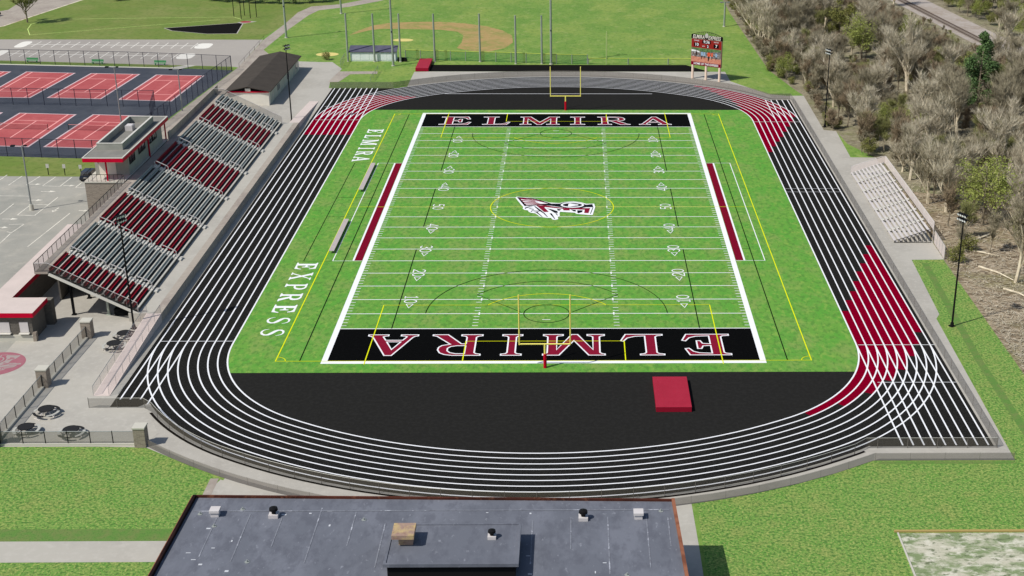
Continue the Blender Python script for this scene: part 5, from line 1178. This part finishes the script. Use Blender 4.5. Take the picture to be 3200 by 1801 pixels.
P_('e1','evergreen_tree','',leafy(13,12.5,4.3,11000,.19,True,zb=.06),'bark_brown','leaf_dark')
P_('b1','bare_shrub','',bare(21,4.6,1.2,1700,.026),'bark_brown','twig_grey','shrub'); P_('b2','bare_shrub','',bare(22,4.0,1.3,1700,.026),'bark_brown','twig_brown','shrub')
P_('t1','bare_sapling','',bare(31,8,.45,1700,.03,0,.012),'bark_brown','twig_grey'); P_('t2','bare_sapling','',bare(32,7,.55,1700,.03,.05,.012),'bark_pale','twig_olive'); P_('t3','bare_sapling','',bare(34,7.5,.5,1700,.03,-.04,.012),'bark_brown','twig_brown')
P_('s1','shrub','',leafy(14,3.2,1.9,1500,.13,zb=.05),'bark_brown','leaf_olive')
used = {}
HT = {'g1':13,'g2':12,'g3':13.5,'g4':11,'p1':14,'p2':13,'p3':14,'l1':8.5,'l2':6.5,'e1':12.5,'s1':3.2,'b1':4.6,'t1':8,'t2':7,'t3':7.5,'b2':4,'e0':5.5}
CZ = CAMP[2]
def hides_rail(x, y, h):
    for q in (.5, .75, 1.0):
        hh = h*q; k = CZ/(CZ-hh); gx, gy = CAMP[0]+(x-CAMP[0])*k, CAMP[1]+(y-CAMP[1])*k
        if gy > 122 and rail(gy,-4) < gx < rail(gy,7.5): return True
    return False
KEEP = [(81,62.5,4.6,1.5),(66,101.5,4.6,1.5),(69,70.5,3.6,3),(62.3,-8.5,4.2,1.5),(46.9,83,2.6,1),(66.5,131,4,2),(80.6,121,3,2),(58.6,-2.5,2.5,3),(69.9,9,3,3),(70.6,38,3,3),(56.8,.6,2,3)]
def hides_keep(x, y, h):
    k = CZ/(CZ-h); gx, gy = CAMP[0]+(x-CAMP[0])*k, CAMP[1]+(y-CAMP[1])*k
    for kx, ky, rr_, up in KEEP:
        if y < ky-.2 and gy > ky+up*2 and abs(x+(gx-x)*(ky-y)/(gy-y)-kx) < rr_: return True
    return False
LB_ = {'g':('bare grey brown tree in the dense woods right of the track','leafless trees of the woods'), 'p':('pale barked leafless tree in the woods right of the track','pale barked trees of the woods'), 'l':('yellow green budding tree among the bare trees of the woods','budding trees of the woods'), 't':('slender leafless sapling filling the woods between the bigger trees','leafless saplings of the woods'), 'b':('bare grey brown undergrowth shrub between the woodland trees','bare undergrowth shrubs'), 's':('low olive shrub on the woodland floor','woodland shrubs')}
LB_['e'] = ('','')
CATS = {'g':'tree','p':'tree','l':'tree','e':'tree','s':'shrub','b':'shrub','t':'tree'}
def plant(k, x, y, sc=1., rz=0., label=None, group=None):
    src = PR[k]
    if k not in used:
        used[k] = 1; o = src; o.location = (x,y,0); o.rotation_euler = (0,0,rz); o.scale = (sc,sc,sc)
    else: o = dup(src, (x,y,0), rz, sc=(sc,sc,sc))
    if label is None:
        label, group = LB_[k[0]]
    o['label'] = label; o['category'] = CATS[k[0]]
    if group: o['group'] = group
    elif 'group' in o: del o['group']
    return o
# distinctive ones
plant('e1',81.0,62.5,1.08,.3,'large dark green evergreen standing in the bare woods')
plant('l1',66,101.5,1.15,1,'bright green rounded tree in the upper woods left of the tall pale tree')
plant('p1',69,70.5,1.25,2,'tall pale forked tree rising in the middle of the woods')
plant('l1',62.3,-8.5,1.2,4,'bright green tree beside the near right light pole')
plant('p3',60.5,-31,1.0,.5,'leaning white barked tree at the right edge below the green tree')
plant('g4',-130.9,143.3,1.15,1,'bare branching tree on the grass in the top left corner')
rr = random.Random(77)
plant('l1',46.9,83,.62,0,'lime tinted small tree at the edge of the grass by the far bend')
plant('l2',66.5,131.5,1.25,0,'pale olive rounded tree high in the woods below the railway')
plant('l1',80.8,121.5,.7,2,'small bright green tree just below the railway')
plant('l2',52.8,26.8,.5,2,'low yellow green bush at the top corner of the visitor bleachers')
for x_, y_, k_, s_, r_, lb_ in ((58.6,-2.5,'p1',.95,1,'pale bare tree directly behind the lower end of the visitor bleachers'),(69.9,9,'p2',1.0,2,'wide pale bare tree at the right edge above the green tree'),(70.6,38,'p3',.9,4,'pale bare tree at the right below the dark evergreen'),(56.8,1.5,'p3',.8,5,'slim pale bare tree behind the middle of the visitor bleachers'),(63.5,24,'p1',.9,.4,'pale bare tree rising above the middle of the visitor bleachers')):
    plant(k_, x_, y_, s_, r_, lb_)
for x_, y_, k_, s_, r_, lb_ in ((58.2,-14,'t2',.9,1,'slender pale sapling left of the bright green tree on the leaf litter'),(66.5,-12,'p2',.75,2,'pale leafless tree touching the right edge beside the bright green tree'),(60.2,-20,'t1',.8,3,'thin bare sapling below the bright green tree on the leaf litter'),(57.2,-9,'t3',.95,4,'thin brown sapling just beyond the guard fence of the visitor bleachers'),(64.5,-19,'t2',.9,5,'thin pale sapling at the right edge above the leaning white tree')):
    plant(k_, x_, y_, s_, r_, lb_)
pts = [(81,62.5),(66,101.5),(69,70.5),(62.3,-8.5),(46.9,83),(66.5,131.5),(80.8,121.5),(58.6,-2.5),(69.9,9),(70.6,38),(56.8,1.5),(63.5,24)]
def inside(x, y):
    if y > 92: left = 45.0
    elif y > 74: left = 45.0+(92-y)*.16
    elif y > 69: left = 49.3
    elif y > 42: left = 49.6
    elif y > 27: left = 52.0
    else: left = 56.0
    right = 41+(y+98)*.304+5
    rl = rail(y, 0)
    return x > left and x < right and not (rl-4.5 < x < rl+8)
cnt = 0; tries = 0
while cnt < 280 and tries < 60000:
    tries += 1
    y = rr.uniform(-20, 186); x = rr.uniform(45, 132)
    if not inside(x, y): continue
    if y < 66 and y > 25 and 68 < x < 86 and rr.random() < .0: continue
    md = 3.5+(.7 if y > 100 else 0)
    if any((x-a)**2+(y-c)**2 < md*md for a, c in pts): continue
    if abs(x-62.3) < 5 and -22 < y < -8: continue
    if 78 < x < 84 and 50 < y < 62: continue
    pts.append((x, y)); q = rr.random(); sc = rr.uniform(.62,1.0)
    beyond = x > rail(y, 0)
    if beyond: k = rr.choice(['l1','l2','l2','g1','l1'])
    elif y < 45: k = rr.choice(['p1','p2','p3','g1','g3','p2','g2','g4','l2'] if q < .85 else ['l2','l1','g3'])
    else: k = rr.choice(['g1','g2','g3','g4','g1','g3','g2','p2','p1'] if q < .84 else ['l2','l1','l2','g2'])
    if k[0] == 'l': sc *= .85
    if x < 60 and y < 110: sc *= .82
    bad = False
    while not beyond and (hides_rail(x, y, HT[k]*sc) or hides_keep(x, y, HT[k]*sc)):
        sc *= .88
        if sc < .28: bad = True; break
    if bad: continue
    if k[0] == 'l' and beyond: plant(k, x, y, sc, rr.uniform(0,6), 'green tree beyond the railway at the upper right', 'green trees beyond the railway')
    elif beyond: plant(k, x, y, sc, rr.uniform(0,6), 'bare tree beyond the railway at the upper right', 'bare trees beyond the railway')
    else: plant(k, x, y, sc, rr.uniform(0,6))
    cnt += 1
for i in range(270):
    for _ in range(400):
        y = rr.uniform(4, 186); x = rr.uniform(45, 132)
        if inside(x, y): break
    k = ('t1','t2','t3')[i % 3]; sc = rr.uniform(.7,1.15)
    while (hides_rail(x, y, HT[k]*sc) or hides_keep(x, y, HT[k]*sc)) and sc > .3: sc *= .88
    plant(k, x, y, sc, rr.uniform(0,6))
for i in range(200):
    for _ in range(400):
        y = rr.uniform(2, 184); x = rr.uniform(45, 128)
        if inside(x, y): break
    sc = rr.uniform(.6,1.15)
    while (hides_rail(x, y, 4.6*sc) or hides_keep(x, y, 4.6*sc)) and sc > .3: sc *= .85
    plant('b1' if i % 2 else 'b2', x, y, sc, rr.uniform(0,6))
for i in range(60):
    y = rr.uniform(44,183); x = (43.9 if y > 92 else 43.9+(92-y)*.17 if y > 72 else 49.3)+rr.uniform(0,1.8)
    plant(('b1','b2','s1')[i % 3], x, y, rr.uniform(.5,.85), rr.uniform(0,6))
for i in range(30):
    for _ in range(200):
        y = rr.uniform(-24, 150); x = rr.uniform(48, 90)
        if inside(x, y): break
    plant('s1', x, y, rr.uniform(.4,.9), rr.uniform(0,6))
# dark conifers at the top edge and the shrub by the dugout
DK = 'dark evergreens at the top edge'
for i, (x, y, s) in enumerate(((-93,175.5,.42),(-89.5,174.5,.5),(-86,173.5,.48),(-82.5,172.2,.5),(-78.5,171.8,.5),(-74.5,171.5,.46),(-71,171.5,.5),(-67,173,.5),(-63.5,174.5,.5))):
    plant('e0', x, y-1.8, s*1.3, i, 'dark evergreen in the row at the top edge left of the road end', DK)
plant('e0',-119,175,.8,2,'dark evergreen at the top edge near the top left road')
plant('g2',-139.5,127,.8,2,'bare tree at the left edge beside the top left road verge')
plant('s1',-50.8,101.5,.6,0,'olive bush left of the dugout beside the weathered fence')
plant('s1',54.6,-23.5,.8,0,'lime bush at the corner of the grass below the visitor bleachers')
# fallen logs on the leaf litter
for i, (x0, y0, x1, y1, lb) in enumerate(((57.2,-25.5,60.4,-30.5,'pale fallen trunk reaching down to the leaning white tree'),(58.2,-33.5,60.6,-37,'short pale fallen log low at the right edge'),(63,-12,57,-17,'weathered branch lying below the green tree'),(56.5,-19,61,-21.5,'thin fallen branch on the leaf litter near the guard fence'))):
    b = MB(); b.tube([(x0,y0,.15),((x0+x1)/2+.3,(y0+y1)/2,.22),(x1,y1,.12)], [.16,.12,.06], 7); b.tube([((x0+x1)/2+.3,(y0+y1)/2,.2),((x0+x1)/2+1.4,(y0+y1)/2+.7,.3)], [.07,.02], 5); tag(b.build('fallen_log', M['bark_pale']), lb, 'log')
# brush: loose sticks over the woodland floor
b = MB(); rr = random.Random(5)
for i in range(9000):
    y = rr.uniform(-75, 60); x = rr.uniform(53.6, 41+(y+98)*.304+3) if 41+(y+98)*.304+3 > 53.8 else None
    if x is None: continue
    if y > 26: x = max(x, 55)
    a = rr.uniform(0, 2*pi); L = rr.uniform(.3,1.6); w_ = rr.uniform(.015,.05); z = rr.uniform(.02,.25)
    dx, dy = math.cos(a)*L, math.sin(a)*L; nx, ny = -math.sin(a)*w_, math.cos(a)*w_
    b.poly([(x-nx,y-ny,z),(x+nx,y+ny,z),(x+dx,y+dy,z+rr.uniform(-.02,.3))])
tag(b.build('brush', M['twig_pale']), 'loose dead branches scattered over the leaf litter', 'brush', kind='stuff')
